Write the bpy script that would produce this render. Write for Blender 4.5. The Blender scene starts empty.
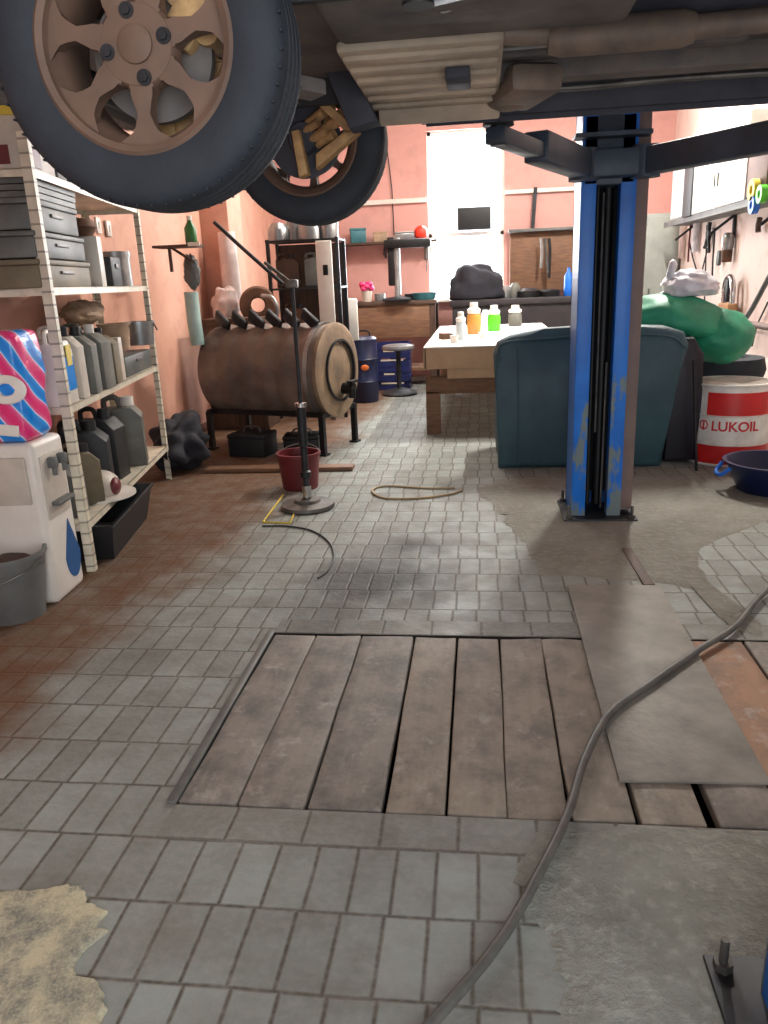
import bpy, bmesh, math, random
from mathutils import Vector, Matrix, noise as mnoise
random.seed(7)
PI = math.pi
scn = bpy.context.scene
COL = scn.collection
# ------------------------------------------------------------------ camera
F_PX, W_PX, H_PX, CAM_H = 770.0, 768, 1024, 1.4
def cam_axes():
    d = Vector((480 - W_PX/2, -(276 - H_PX/2), -F_PX)).normalized()
    p2 = Vector((1480 - W_PX/2, -(276 - 42 - H_PX/2), -F_PX))
    up = p2.cross(d).normalized()
    if up.y < 0: up = -up
    return d.cross(up), d, up
AX = cam_axes()                                   # world X, Y, Z seen from the camera
CAMPOS = Vector((0, 0, CAM_H))
def ray(px, py):
    v = Vector((px - W_PX/2, -(py - H_PX/2), -F_PX))
    return Vector((AX[0].dot(v), AX[1].dot(v), AX[2].dot(v)))
def GP(px, py, z=0.0):                            # measured point on a level plane
    r = ray(px, py); return CAMPOS + r*((z - CAM_H)/r.z)
def AY(px, py, Y):                                # measured point at a depth
    r = ray(px, py); return CAMPOS + r*(Y/r.y)
def AXW(px, py, X):                               # measured point on a side wall
    r = ray(px, py); return CAMPOS + r*(X/r.x)
cam = bpy.data.cameras.new('camera'); co = bpy.data.objects.new('camera', cam); COL.objects.link(co)
rot = Matrix((AX[0], AX[1], AX[2]))               # cam = R*world with columns X,Y,Z -> world = rows
co.matrix_world = Matrix.Translation(CAMPOS) @ rot.to_4x4()
cam.sensor_fit = 'VERTICAL'; cam.sensor_height = 24; cam.lens = F_PX/H_PX*24; cam.clip_start = .02
scn.camera = co
scn.view_settings.view_transform = 'Standard'; scn.view_settings.look = 'None'
scn.view_settings.exposure = 0.13; scn.view_settings.gamma = 1.0
scn.view_settings.use_curve_mapping = False

# ------------------------------------------------------------------ materials
def lin(c):
    o = []
    for v in c:
        v = v/255.0
        o.append(v/12.92 if v <= .04045 else ((v + .055)/1.055)**2.4)
    return (o[0], o[1], o[2], 1)
class N:
    def __init__(s, name):
        s.m = bpy.data.materials.new(name); s.m.use_nodes = True
        s.t = s.m.node_tree; s.b = s.t.nodes['Principled BSDF']; s.out = s.t.nodes['Material Output']
    def new(s, typ, **kw):
        n = s.t.nodes.new(typ)
        for k, v in kw.items(): setattr(n, k, v)
        return n
    def link(s, a, b): s.t.links.new(a, b)
    def coord(s, scale=1.0):
        tc = s.new('ShaderNodeTexCoord'); mp = s.new('ShaderNodeMapping')
        s.link(tc.outputs['Object'], mp.inputs['Vector'])
        sc = scale if hasattr(scale, '__len__') else (scale,)*3
        mp.inputs['Scale'].default_value = sc
        return mp.outputs['Vector']
    def noise(s, vec, scale=5, detail=5, rough=.55):
        n = s.new('ShaderNodeTexNoise'); n.inputs['Scale'].default_value = scale
        n.inputs['Detail'].default_value = detail; n.inputs['Roughness'].default_value = rough
        if vec is not None: s.link(vec, n.inputs['Vector'])
        return n.outputs['Fac']
    def ramp(s, fac, a, b, ca=(0,0,0,1), cb=(1,1,1,1)):
        r = s.new('ShaderNodeValToRGB'); e = r.color_ramp.elements
        e[0].position, e[1].position = a, b; e[0].color, e[1].color = ca, cb
        s.link(fac, r.inputs['Fac']); return r.outputs['Color']
    def mix(s, fac, a, b, mode='MIX'):
        x = s.new('ShaderNodeMix', data_type='RGBA', blend_type=mode)
        for sock, v in ((x.inputs[0], fac), (x.inputs[6], a), (x.inputs[7], b)):
            if hasattr(v, 'is_linked') or hasattr(v, 'links'): s.link(v, sock)
            else: sock.default_value = v
        return x.outputs[2]
    def math(s, op, a, b=None, c=None):
        x = s.new('ShaderNodeMath', operation=op)
        for i, v in enumerate((a, b, c)):
            if v is None: continue
            if hasattr(v, 'links'): s.link(v, x.inputs[i])
            else: x.inputs[i].default_value = v
        return x.outputs[0]
    def bump(s, h, strength=.3, dist=.01, normal=None):
        b = s.new('ShaderNodeBump'); b.inputs['Strength'].default_value = strength
        b.inputs['Distance'].default_value = dist; s.link(h, b.inputs['Height'])
        if normal is not None: s.link(normal, b.inputs['Normal'])
        return b.outputs['Normal']
def M(name, c, c2=None, scale=6, rough=.6, metal=0.0, bump=0.0, bscale=40, stretch=(1,1,1), lo=.35, hi=.65, coat=0, spec=.5):
    n = N(name); v = n.coord(stretch)
    if c2 is None: c2 = tuple(x*.82 for x in c)
    f = n.noise(v, scale, 6, .6)
    n.link(n.ramp(f, lo, hi, lin(c), lin(c2)), n.b.inputs['Base Color'])
    n.b.inputs['Roughness'].default_value = rough; n.b.inputs['Metallic'].default_value = metal
    n.b.inputs['Coat Weight'].default_value = coat
    n.b.inputs['Specular IOR Level'].default_value = spec
    if bump: n.link(n.bump(n.noise(v, bscale, 4), bump, .01), n.b.inputs['Normal'])
    return n.m
def spot(n, x, y, r, soft, vec_noise):
    """dirt mask round a place on the floor with a ragged rim"""
    g = n.new('ShaderNodeNewGeometry'); d = n.new('ShaderNodeVectorMath', operation='DISTANCE')
    n.link(g.outputs['Position'], d.inputs[0]); d.inputs[1].default_value = (x, y, 0)
    a = n.math('ADD', d.outputs['Value'], n.math('MULTIPLY', n.math('SUBTRACT', vec_noise, .5), r*1.4))
    x_ = n.new('ShaderNodeMath', operation='MULTIPLY', use_clamp=True)
    n.link(n.math('SUBTRACT', r + soft, a), x_.inputs[0]); x_.inputs[1].default_value = .5/soft
    return x_.outputs[0]
def floor_mat(name, bw, rh, off=0.12, c1=(146,155,152), c2=(122,127,123), shift=(0,0,0)):
    n = N(name)
    tc = n.new('ShaderNodeTexCoord'); mp = n.new('ShaderNodeMapping'); n.link(tc.outputs['Object'], mp.inputs['Vector'])
    mp.inputs['Location'].default_value = shift
    v0 = mp.outputs['Vector']
    # slightly uneven laying
    nz = n.new('ShaderNodeTexNoise'); nz.inputs['Scale'].default_value = 2.2; nz.inputs['Detail'].default_value = 3; n.link(v0, nz.inputs['Vector'])
    sub = n.new('ShaderNodeVectorMath', operation='SUBTRACT'); n.link(nz.outputs['Color'], sub.inputs[0]); sub.inputs[1].default_value = (.5,.5,.5)
    scl = n.new('ShaderNodeVectorMath', operation='SCALE'); n.link(sub.outputs[0], scl.inputs[0]); scl.inputs['Scale'].default_value = .014
    add = n.new('ShaderNodeVectorMath', operation='ADD'); n.link(v0, add.inputs[0]); n.link(scl.outputs[0], add.inputs[1])
    br = n.new('ShaderNodeTexBrick'); br.offset = off; br.offset_frequency = 2; br.squash = 1
    n.link(add.outputs[0], br.inputs['Vector'])
    br.inputs['Scale'].default_value = 1; br.inputs['Brick Width'].default_value = bw; br.inputs['Row Height'].default_value = rh
    br.inputs['Mortar Size'].default_value = .0085; br.inputs['Mortar Smooth'].default_value = 1.0; br.inputs['Bias'].default_value = -.2
    br.inputs['Color1'].default_value = lin(c1); br.inputs['Color2'].default_value = lin(c2); br.inputs['Mortar'].default_value = lin((74,69,60))
    big = n.noise(v0, 1.3, 6, .62); mid = n.noise(v0, 6, 6, .65); fine = n.noise(v0, 45, 4, .6)
    col = n.mix(n.math('MULTIPLY', n.ramp(mid, .42, .75), .6), br.outputs['Color'], lin((112,108,101)))
    col = n.mix(n.math('MULTIPLY', n.ramp(fine, .42, .72), .35), col, lin((158,158,150)))
    # brown dirt beside the shelves and barrel, spilled oil before the pit, worn pale lane
    gpos = n.new('ShaderNodeNewGeometry'); sx = n.new('ShaderNodeSeparateXYZ'); n.link(gpos.outputs['Position'], sx.inputs[0])
    edge = n.math('ADD', n.math('ADD', sx.outputs['X'], n.math('MULTIPLY', sx.outputs['Y'], -.075)), n.math('MULTIPLY', n.math('SUBTRACT', big, .5), 1.1))
    band = n.ramp(n.math('ADD', edge, 2.6), .72, 1.05, (1,1,1,1), (0,0,0,1))       # swept-up brown dirt beside shelves and barrel
    dirt = n.math('MULTIPLY', band, n.ramp(mid, .2, .6, (.6,.6,.6,1), (1,1,1,1)))
    smear = n.ramp(n.noise(n.coord((.7, 2.4, 1)), 1.6, 7, .68), .46, .74)
    col = n.mix(n.math('MULTIPLY', smear, .5), col, lin((98,92,82)))
    palep = n.ramp(n.noise(n.coord((1, 1.6, 1)), 3.4, 6, .7), .54, .72)  # random pale mottling over the bricks
    col = n.mix(n.math('MULTIPLY', palep, .35), col, lin((158,164,160)))
    o1 = spot(n, -.50, 3.45, .30, .16, n.noise(v0, 3.5, 6, .7)); o2 = spot(n, -.66, 3.12, .26, .18, n.noise(v0, 4.2, 6, .7)); o3 = spot(n, -.40, 3.95, .2, .14, n.noise(v0, 3.1, 6, .7))
    oil = n.math('MAXIMUM', n.math('MAXIMUM', o1, n.math('MULTIPLY', o2, .6)), n.math('MULTIPLY', o3, .7))
    col = n.mix(n.math('MULTIPLY', oil, .9), col, lin((44,43,42)))
    t1 = spot(n, .95, 4.95, .75, .35, mid)
    col = n.mix(n.math('MULTIPLY', t1, .6), col, lin((112,95,76)))
    col = n.mix(n.math('MULTIPLY', n.ramp(big, .5, .75), .25), col, lin((96,90,82)))
    col = n.mix(n.math('MULTIPLY', dirt, .95), col, lin((98,66,42)))
    n.link(col, n.b.inputs['Base Color'])
    n.link(n.ramp(mid, .3, .8, (.5,.5,.5,1), (.8,.8,.8,1)), n.b.inputs['Roughness']); n.b.inputs['Specular IOR Level'].default_value = .28
    inv = n.math('SUBTRACT', 1.0, br.outputs['Fac'])
    b1 = n.bump(inv, .3, .008); b2 = n.bump(fine, .22, .006, n.bump(mid, .35, .02, b1))
    n.link(b2, n.b.inputs['Normal'])
    return n.m
def wall_mat(name, c, c2, c3):
    n = N(name); v = n.coord(1)
    big = n.noise(v, .9, 6, .62); mid = n.noise(v, 5, 6, .6); fine = n.noise(v, 60, 3)
    col = n.mix(n.ramp(big, .38, .66), lin(c), lin(c2))
    col = n.mix(n.math('MULTIPLY', n.ramp(mid, .52, .75), .55), col, lin(c3))
    n.link(col, n.b.inputs['Base Color']); n.b.inputs['Roughness'].default_value = .75
    n.link(n.bump(fine, .15, .006, n.bump(big, .3, .03)), n.b.inputs['Normal'])
    return n.m
def concrete_mat(name, c, c2, c3):
    n = N(name); v = n.coord(1)
    big = n.noise(v, 3.0, 7, .65); fine = n.noise(v, 26, 6, .65); sp = n.noise(v, 120, 2)
    col = n.mix(n.ramp(big, .35, .68), lin(c), lin(c2))
    col = n.mix(n.math('MULTIPLY', n.ramp(fine, .5, .75), .6), col, lin(c3))
    n.link(col, n.b.inputs['Base Color']); n.b.inputs['Roughness'].default_value = .8
    n.link(n.bump(sp, .4, .005, n.bump(fine, .7, .03)), n.b.inputs['Normal'])
    return n.m
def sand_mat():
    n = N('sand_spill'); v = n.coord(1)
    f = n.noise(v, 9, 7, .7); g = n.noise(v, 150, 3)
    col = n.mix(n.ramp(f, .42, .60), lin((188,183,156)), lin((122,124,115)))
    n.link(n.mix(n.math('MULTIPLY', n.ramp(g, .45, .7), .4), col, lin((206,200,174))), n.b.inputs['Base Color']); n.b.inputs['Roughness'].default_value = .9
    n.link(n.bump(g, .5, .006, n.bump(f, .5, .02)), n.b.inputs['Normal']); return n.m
def plank_mat(name, c, c2, stain):
    n = N(name); v = n.coord((14, 1.2, 1))
    oi = n.new('ShaderNodeObjectInfo'); sh = n.new('ShaderNodeVectorMath', operation='ADD')
    n.link(v, sh.inputs[0])
    cmb = n.new('ShaderNodeCombineXYZ'); n.link(n.math('MULTIPLY', oi.outputs['Random'], 37.0), cmb.inputs[1]); n.link(n.math('MULTIPLY', oi.outputs['Random'], 11.0), cmb.inputs[0])
    n.link(cmb.outputs[0], sh.inputs[1]); vv = sh.outputs[0]
    g = n.noise(vv, 3, 6, .6)
    b = n.new('ShaderNodeVectorMath', operation='MULTIPLY'); n.link(vv, b.inputs[0]); b.inputs[1].default_value = (.07, .8, 1)
    big = n.noise(b.outputs[0], 5, 6, .6); fine = n.noise(b.outputs[0], 40, 4)
    iso = n.new('ShaderNodeVectorMath', operation='MULTIPLY'); n.link(vv, iso.inputs[0]); iso.inputs[1].default_value = (.075, .75, 1)
    bl = n.noise(iso.outputs[0], 7, 7, .68); wh = n.noise(iso.outputs[0], 11, 6, .7)
    col = n.mix(n.math('MULTIPLY', n.ramp(g, .35, .65), .5), lin(c), lin(c2))
    col = n.mix(n.math('MULTIPLY', n.ramp(bl, .44, .66), .85), col, lin(stain))
    col = n.mix(n.math('MULTIPLY', n.ramp(wh, .56, .70), .55), col, lin((172,168,160)))
    col = n.mix(n.math('MULTIPLY', n.ramp(fine, .62, .75), .3), col, lin((70,66,62)))
    n.link(col, n.b.inputs['Base Color']); n.b.inputs['Roughness'].default_value = .7
    n.link(n.bump(fine, .3, .006, n.bump(g, .35, .004)), n.b.inputs['Normal'])
    return n.m
def lift_worn_mat():
    n = N('lift_blue_worn'); tc = n.new('ShaderNodeTexCoord'); sp = n.new('ShaderNodeSeparateXYZ'); n.link(tc.outputs['Object'], sp.inputs[0])
    f = n.noise(n.coord((3, 3, 1.1)), 3, 6, .6)
    low = n.math('SUBTRACT', 1.15, n.math('MULTIPLY', sp.outputs['Z'], .95))      # scuffed only where cars and boots reach it
    wear = n.ramp(n.math('ADD', f, n.math('MULTIPLY', n.math('MAXIMUM', low, 0.0), .22)), .665, .72)
    base = n.mix(n.ramp(n.noise(n.coord(1), 5, 4), .4, .7), lin((24,116,214)), lin((20,98,190)))
    n.link(n.mix(wear, base, lin((112,126,128))), n.b.inputs['Base Color']); n.b.inputs['Roughness'].default_value = .4; return n.m
MT = {}
MT['floor'] = floor_mat('brick_paving', .102, .214, shift=(.01, .085, 0))
MT['floor_soldier'] = floor_mat('brick_paving_edge', .205, .138, off=.3, shift=(0, .026, 0), c1=(128,131,127), c2=(112,113,108))
MT['wall'] = wall_mat('peach_plaster', (206,158,138), (192,142,122), (172,122,106))
MT['wallback'] = wall_mat('pink_plaster', (206,156,148), (196,146,138), (178,132,124))
MT['wallright'] = wall_mat('pale_pink_plaster', (244,226,218), (236,212,204), (216,186,176))
MT['ceil'] = wall_mat('ceiling_paint', (190,182,172), (170,162,152), (140,132,124))
MT['concrete'] = concrete_mat('rough_concrete', (146,150,142), (114,116,108), (176,178,168))
MT['concrete2'] = concrete_mat('patch_cement', (136,135,126), (116,112,102), (160,159,150))
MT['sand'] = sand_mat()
MT['plank'] = plank_mat('worn_plank', (132,126,118), (116,110,103), (84,82,80))
MT['plankp'] = plank_mat('worn_plank_pale', (146,137,124), (128,119,108), (100,95,89))
MT['plank_orange'] = plank_mat('raw_plank', (158,120,92), (136,104,80), (110,90,76))
MT['steelplate'] = M('steel_plate', (136,133,125), (104,101,95), 4.5, .6, .1, .25, 40)
MT['darkvoid'] = M('pit_wall', (38,35,32), (26,24,22), 4, .9)
MT['steel'] = M('worn_steel', (120,118,114), (86,84,82), 8, .45, .7)
MT['chrome'] = M('chrome', (200,200,202), (170,170,174), 8, .2, 1)
MT['darksteel'] = M('dark_steel', (52,54,58), (36,37,40), 8, .5, .5)
MT['blacksteel'] = M('black_steel', (26,27,30), (17,17,19), 8, .5, .3)
MT['rust'] = M('rusty_steel', (120,84,62), (84,62,50), 7, .7, .3, .2)
MT['tyre'] = M('tyre_rubber', (38,45,54), (30,36,44), 9, .75, 0, .15, 60)
MT['alloy'] = M('dirty_alloy', (112,88,74), (90,72,62), 5, .65, .1)
MT['alloyin'] = M('inner_rim', (104,96,86), (76,72,68), 7, .5, .5)
MT['brake'] = M('brake_casting', (206,168,116), (150,118,84), 14, .6, .1, .3)
MT['under'] = M('underseal', (118,110,104), (84,82,84), 5, .75, 0, .3, 30)
MT['underdark'] = M('underseal_dark', (66,69,80), (48,51,61), 5, .7, 0, .3, 30)
MT['tray'] = M('undertray', (188,172,152), (150,138,124), 4, .7, 0, .2, 25)
MT['exhaust'] = M('exhaust_pipe', (138,122,108), (104,94,88), 7, .6, .2)
MT['carpaint'] = M('car_paint', (34,48,74), (30,42,66), 3, .3, .3, coat=.6)
MT['plastic_black'] = M('black_plastic', (34,35,38), (24,25,28), 7, .55)
MT['liftblue'] = M('lift_blue', (32,104,190), (26,86,165), 5, .4, 0, .05, 30, lo=.45, hi=.7)
MT['liftworn'] = lift_worn_mat()
MT['liftside'] = M('lift_side_brown', (118,96,88), (98,82,78), 3, .6, .1)
MT['coverpaint'] = M('lift_cover', (128,108,102), (108,92,88), 3, .6)
MT['arm'] = M('lift_arm', (62,76,92), (48,58,70), 4, .5, .1)
MT['leather'] = M('teal_leather', (54,86,94), (45,73,82), 5, .48, 0, .25, 70)
MT['leathershade'] = M('shaded_leather', (28,22,36), (20,17,28), 5, .5, 0, .2, 70)  # dark purple tone puts the shade on the sofa's side into the colour
MT['red'] = M('drum_red', (214,36,34), (190,30,30), 5, .4, 0, .05)
MT['drumwhite'] = M('drum_white', (234,232,224), (206,202,192), 7, .45, 0, .05)
MT['logo'] = M('drum_lettering', (196,30,40), (196,30,40), 5, .5)
MT['basin'] = M('basin_blue', (12,30,74), (9,24,60), 5, .35)
MT['bluehandle'] = M('bright_blue', (28,108,210), (24,96,190), 5, .4)
MT['white'] = M('white_plastic', (226,222,214), (208,202,194), 4, .4)
MT['offwhite'] = M('off_white', (200,192,180), (176,168,158), 4, .5)
MT['whitesteel'] = M('white_enamel', (240,238,232), (226,222,214), 4, .3)
MT['tablecloth'] = M('white_sheet', (246,244,240), (236,232,226), 3, .5)
MT['shelfsteel'] = M('shelf_enamel', (226,218,198), (196,188,172), 9, .4, .1)
MT['woodpale'] = M('pale_board', (196,166,134), (176,146,116), 4, .65, 0, .1, 40, (1,6,1))
MT['wood'] = M('brown_wood', (128,92,66), (100,72,54), 6, .65, 0, .15, 40, (1,1,6))
MT['wooddark'] = M('dark_wood', (84,60,46), (62,46,38), 6, .65, 0, .15, 40, (6,1,1))
MT['bench'] = M('bench_dark', (48,42,46), (36,32,36), 6, .6)
MT['cloth_black'] = M('black_cloth', (34,34,44), (24,24,32), 6, .85, 0, .3, 30)
MT['green'] = M('green_sack', (42,150,112), (32,120,92), 5, .5, 0, .3, 14)
MT['bagwhite'] = M('white_carrier_bag', (226,226,232), (190,190,198), 9, .4, 0, .4, 14)
MT['crateblue'] = M('blue_plastic', (26,36,92), (20,28,74), 5, .45)
MT['kegblue'] = M('dark_blue_drum', (22,30,66), (16,22,50), 5, .4)
MT['orange'] = M('orange_print', (226,120,50), (210,104,44), 5, .5)
MT['barrel'] = M('rusty_barrel', (138,120,108), (92,82,78), 3.0, .65, .3, .3, 20)
MT['barrelend'] = M('barrel_end', (160,138,112), (112,98,84), 4, .6, .3, .2, 20)
MT['bucketred'] = M('dark_red_plastic', (112,34,40), (88,28,34), 5, .45)
MT['greyplastic'] = M('grey_plastic', (104,106,104), (84,86,86), 5, .55)
MT['canister'] = M('grey_canister', (112,112,104), (84,84,80), 5, .55)
MT['khaki'] = M('khaki_steel', (128,116,92), (98,90,74), 4, .55, .2)
MT['boxgrey'] = M('grey_case', (112,114,110), (84,86,86), 4, .5, .3)
MT['greysilver'] = M('silver_tin', (168,170,170), (130,132,134), 6, .35, .7)
MT['tan'] = M('tan_cloth', (172,146,120), (140,120,102), 7, .85, 0, .3, 30)
MT['pink'] = M('hot_pink', (222,60,120), (206,52,110), 4, .35)
MT['packblue'] = M('pack_blue', (20,140,228), (18,120,206), 4, .3)
MT['yellow'] = M('yellow_print', (222,196,70), (206,180,60), 4, .5)
MT['dropblue'] = M('drop_blue', (30,84,140), (26,74,124), 4, .35)
MT['cardbrown'] = M('cardboard', (150,110,74), (128,92,62), 5, .8)
MT['rubberhose'] = M('air_hose', (92,92,88), (70,70,68), 14, .5)
MT['cable'] = M('black_cable', (34,34,36), (26,26,28), 9, .6)
MT['cablebeige'] = M('beige_cable', (170,148,110), (150,130,96), 9, .6)
MT['greenleaf'] = M('green_liquid', (96,210,40), (70,180,36), 5, .4)
MT['amber'] = M('amber_plastic', (206,150,70), (180,124,56), 5, .35)
MT['clearplastic'] = M('clear_plastic', (214,226,230), (190,204,210), 5, .2)
MT['redball'] = M('red_enamel', (232,64,44), (214,54,38), 5, .4)
MT['teal'] = M('teal_plastic', (52,110,120), (40,90,100), 5, .5)
MT['addedhousing'] = M('added_lamp_housing', (230,230,226), (220,220,216), 5, .4)
MT['doorgrey'] = M('grey_locker', (142,146,140), (126,130,126), 4, .5)
MT['pipegreen'] = M('pale_green_tube', (168,196,190), (140,168,164), 4, .4)
MT['glove'] = M('pink_white_cloth', (232,214,208), (206,186,182), 6, .8, 0, .3, 18)
MT['greenbottle'] = M('green_bottle', (52,120,60), (40,98,50), 5, .3)
def slotted_mat():
    n = N('slotted_enamel'); tc = n.new('ShaderNodeTexCoord'); sp = n.new('ShaderNodeSeparateXYZ'); n.link(tc.outputs['Object'], sp.inputs[0])
    fr = n.math('FRACT', n.math('DIVIDE', sp.outputs['Z'], .06))
    hole = n.math('MULTIPLY', n.math('GREATER_THAN', fr, .42), n.math('LESS_THAN', fr, .58))
    g = n.noise(tc.outputs['Object'], 9, 5)
    n.link(n.mix(hole, n.mix(n.ramp(g, .35, .65), lin((226,218,198)), lin((196,188,172))), lin((150,144,130))), n.b.inputs['Base Color'])
    n.b.inputs['Roughness'].default_value = .45; return n.m
MT['slotted'] = slotted_mat()
def glass_mat():
    n = N('window_glass'); t = n.new('ShaderNodeBsdfTransparent'); g = n.new('ShaderNodeBsdfGlossy'); g.inputs['Roughness'].default_value = .02
    mx = n.new('ShaderNodeMixShader'); mx.inputs[0].default_value = .06
    n.link(t.outputs[0], mx.inputs[1]); n.link(g.outputs[0], mx.inputs[2]); n.link(mx.outputs[0], n.out.inputs['Surface']); return n.m
MT['glass'] = glass_mat()
def emit_mat(name, c, s):
    n = N(name); e = n.new('ShaderNodeEmission'); e.inputs['Color'].default_value = lin(c); e.inputs['Strength'].default_value = s
    n.link(e.outputs[0], n.out.inputs['Surface']); return n.m
MT['addedtube'] = emit_mat('added_lamp_tube', (255,246,232), 14)  # glow of the added, unseen ceiling lamps

# ------------------------------------------------------------------ builders
class B:
    def __init__(s): s.bm = bmesh.new()
    def _m(s, geom, m): bmesh.ops.transform(s.bm, matrix=m, verts=geom)
    def box(s, c, size, rot=(0,0,0), bev=0, seg=2):
        r = bmesh.ops.create_cube(s.bm, size=1); vs = r['verts']
        s._m(vs, Matrix.Diagonal((*size, 1)))
        if bev:
            es = list({e for v in vs for e in v.link_edges})
            rr = bmesh.ops.bevel(s.bm, geom=es, offset=min(bev, min(size)*.48), segments=seg, profile=.5, affect='EDGES')
            vs = list({v for f in rr['faces'] for v in f.verts} | {v for v in vs if v.is_valid})
        m = Matrix.Translation(Vector(c))
        for ax, a in zip('XYZ', rot):
            pass
        m = m @ Matrix.Rotation(rot[2], 4, 'Z') @ Matrix.Rotation(rot[1], 4, 'Y') @ Matrix.Rotation(rot[0], 4, 'X')
        s._m(vs, m); return s
    def cyl(s, p0, p1, r0, r1=None, seg=20, caps=True):
        p0, p1 = Vector(p0), Vector(p1); d = p1 - p0
        r = bmesh.ops.create_cone(s.bm, cap_ends=caps, segments=seg, radius1=r0, radius2=r0 if r1 is None else r1, depth=d.length)
        q = d.normalized().to_track_quat('Z', 'Y')
        s._m(r['verts'], Matrix.Translation((p0 + p1)/2) @ q.to_matrix().to_4x4()); return s
    def lathe(s, prof, seg=32, m=Matrix(), a0=0.0, a1=2*PI):
        full = abs(a1 - a0 - 2*PI) < 1e-6; k = seg if full else seg + 1; rings = []
        for r, z in prof:
            if r < 1e-6: rings.append([s.bm.verts.new(m @ Vector((0, 0, z)))])
            else: rings.append([s.bm.verts.new(m @ Vector((r*math.cos(a0 + (a1 - a0)*i/seg), r*math.sin(a0 + (a1 - a0)*i/seg), z))) for i in range(k)])
        for a, b in zip(rings, rings[1:]):
            for i in range(seg):
                j = (i + 1) % k
                if len(a) == 1 and len(b) == 1: break
                try:
                    if len(a) == 1: s.bm.faces.new((a[0], b[j], b[i]))
                    elif len(b) == 1: s.bm.faces.new((a[i], a[j], b[0]))
                    else: s.bm.faces.new((a[i], a[j], b[j], b[i]))
                except ValueError: pass
        return s
    def tube(s, pts, r, seg=10, caps=True):
        pts = [Vector(p) for p in pts]; rs = r if hasattr(r, '__len__') else [r]*len(pts)
        n = None; rings = []
        for i, p in enumerate(pts):
            t = (pts[min(i + 1, len(pts) - 1)] - pts[max(i - 1, 0)]).normalized()
            if n is None: n = t.orthogonal().normalized()
            n = (n - t*n.dot(t)).normalized(); b = t.cross(n)
            rings.append([s.bm.verts.new(p + (n*math.cos(2*PI*k/seg) + b*math.sin(2*PI*k/seg))*rs[i]) for k in range(seg)])
        for a, b in zip(rings, rings[1:]):
            for k in range(seg): s.bm.faces.new((a[k], a[(k + 1) % seg], b[(k + 1) % seg], b[k]))
        if caps: s.bm.faces.new(rings[0][::-1]); s.bm.faces.new(rings[-1])
        return s
    def prism(s, poly, h0, h1, m=Matrix(), bev=0):
        a = [s.bm.verts.new(m @ Vector((x, y, h0))) for x, y in poly]; b = [s.bm.verts.new(m @ Vector((x, y, h1))) for x, y in poly]
        n = len(poly); fs = [s.bm.faces.new(a[::-1]), s.bm.faces.new(b)]
        for i in range(n): fs.append(s.bm.faces.new((a[i], a[(i + 1) % n], b[(i + 1) % n], b[i])))
        if bev:
            es = [e for e in fs[1].edges]
            bmesh.ops.bevel(s.bm, geom=es, offset=bev, segments=2, profile=.5, affect='EDGES')
        return s
    def ell(s, c, rad, seg=24, rings=14, amp=0, ns=4, seed=0, flat=None, rot=(0,0,0)):
        r = bmesh.ops.create_uvsphere(s.bm, u_segments=seg, v_segments=rings, radius=1)
        rm = Matrix.Rotation(rot[2], 4, 'Z') @ Matrix.Rotation(rot[1], 4, 'Y') @ Matrix.Rotation(rot[0], 4, 'X')
        for v in r['verts']:
            k = 1 + (amp*mnoise.noise(v.co*ns + Vector((seed*7.3, seed*3.1, seed))) if amp else 0)
            p = Vector((v.co.x*rad[0]*k, v.co.y*rad[1]*k, v.co.z*rad[2]*k)); p = rm @ p
            if flat is not None and p.z < flat: p.z = flat + (p.z - flat)*.04
            v.co = p + Vector(c)
        return s
    def wobble(s, amp, ns=3, seed=0, mask=None):
        for v in s.bm.verts:
            q = v.co*ns + Vector((seed*5.1, seed*1.7, seed*3.3))
            d = Vector((mnoise.noise(q), mnoise.noise(q + Vector((11, 3, 5))), mnoise.noise(q + Vector((2, 17, 9)))))*amp
            v.co += d if mask is None else d*mask(v.co)
        return s
    def sub(s, cuts=2):
        bmesh.ops.subdivide_edges(s.bm, edges=s.bm.edges[:], cuts=cuts, use_grid_fill=True); return s
    def done(s, name, mat, parent=None, ang=38, mats=None):
        me = bpy.data.meshes.new(name)
        bmesh.ops.recalc_face_normals(s.bm, faces=s.bm.faces[:])
        s.bm.to_mesh(me); s.bm.free()
        for mm in (mats or [mat]): me.materials.append(mm if not isinstance(mm, str) else MT[mm])
        me.shade_smooth(); me.set_sharp_from_angle(angle=math.radians(ang))
        o = bpy.data.objects.new(name, me); COL.objects.link(o)
        if parent is not None: o.parent = parent
        return o
def tag(o, label, cat, group=None, kind=None):
    o['label'] = label; o['category'] = cat
    if group: o['group'] = group
    if kind: o['kind'] = kind
    return o
def T(name, label, cat, loc=(0,0,0), rz=0, group=None, rot=None):
    o = bpy.data.objects.new(name, None); COL.objects.link(o); o.empty_display_size = .05
    o.location = loc; o.rotation_euler = rot or (0, 0, rz)
    return tag(o, label, cat, group)
def put(o, loc, rz=0, rot=None): o.location = loc; o.rotation_euler = rot or (0, 0, rz); return o
def struct(o): o['kind'] = 'structure'; return o
def dup(root, loc, rz, label, rot=None):
    r = root.copy(); COL.objects.link(r); r.location = loc; r.rotation_euler = rot or (0, 0, rz); r['label'] = label
    for ch in list(root.children):
        c = ch.copy(); COL.objects.link(c); c.parent = r
        for g in list(ch.children):
            d = g.copy(); COL.objects.link(d); d.parent = c
    return r
RX = lambda a: Matrix.Rotation(a, 4, 'X')
RY = lambda a: Matrix.Rotation(a, 4, 'Y')
RZ = lambda a: Matrix.Rotation(a, 4, 'Z')
TR = lambda *p: Matrix.Translation(Vector(p))
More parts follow.
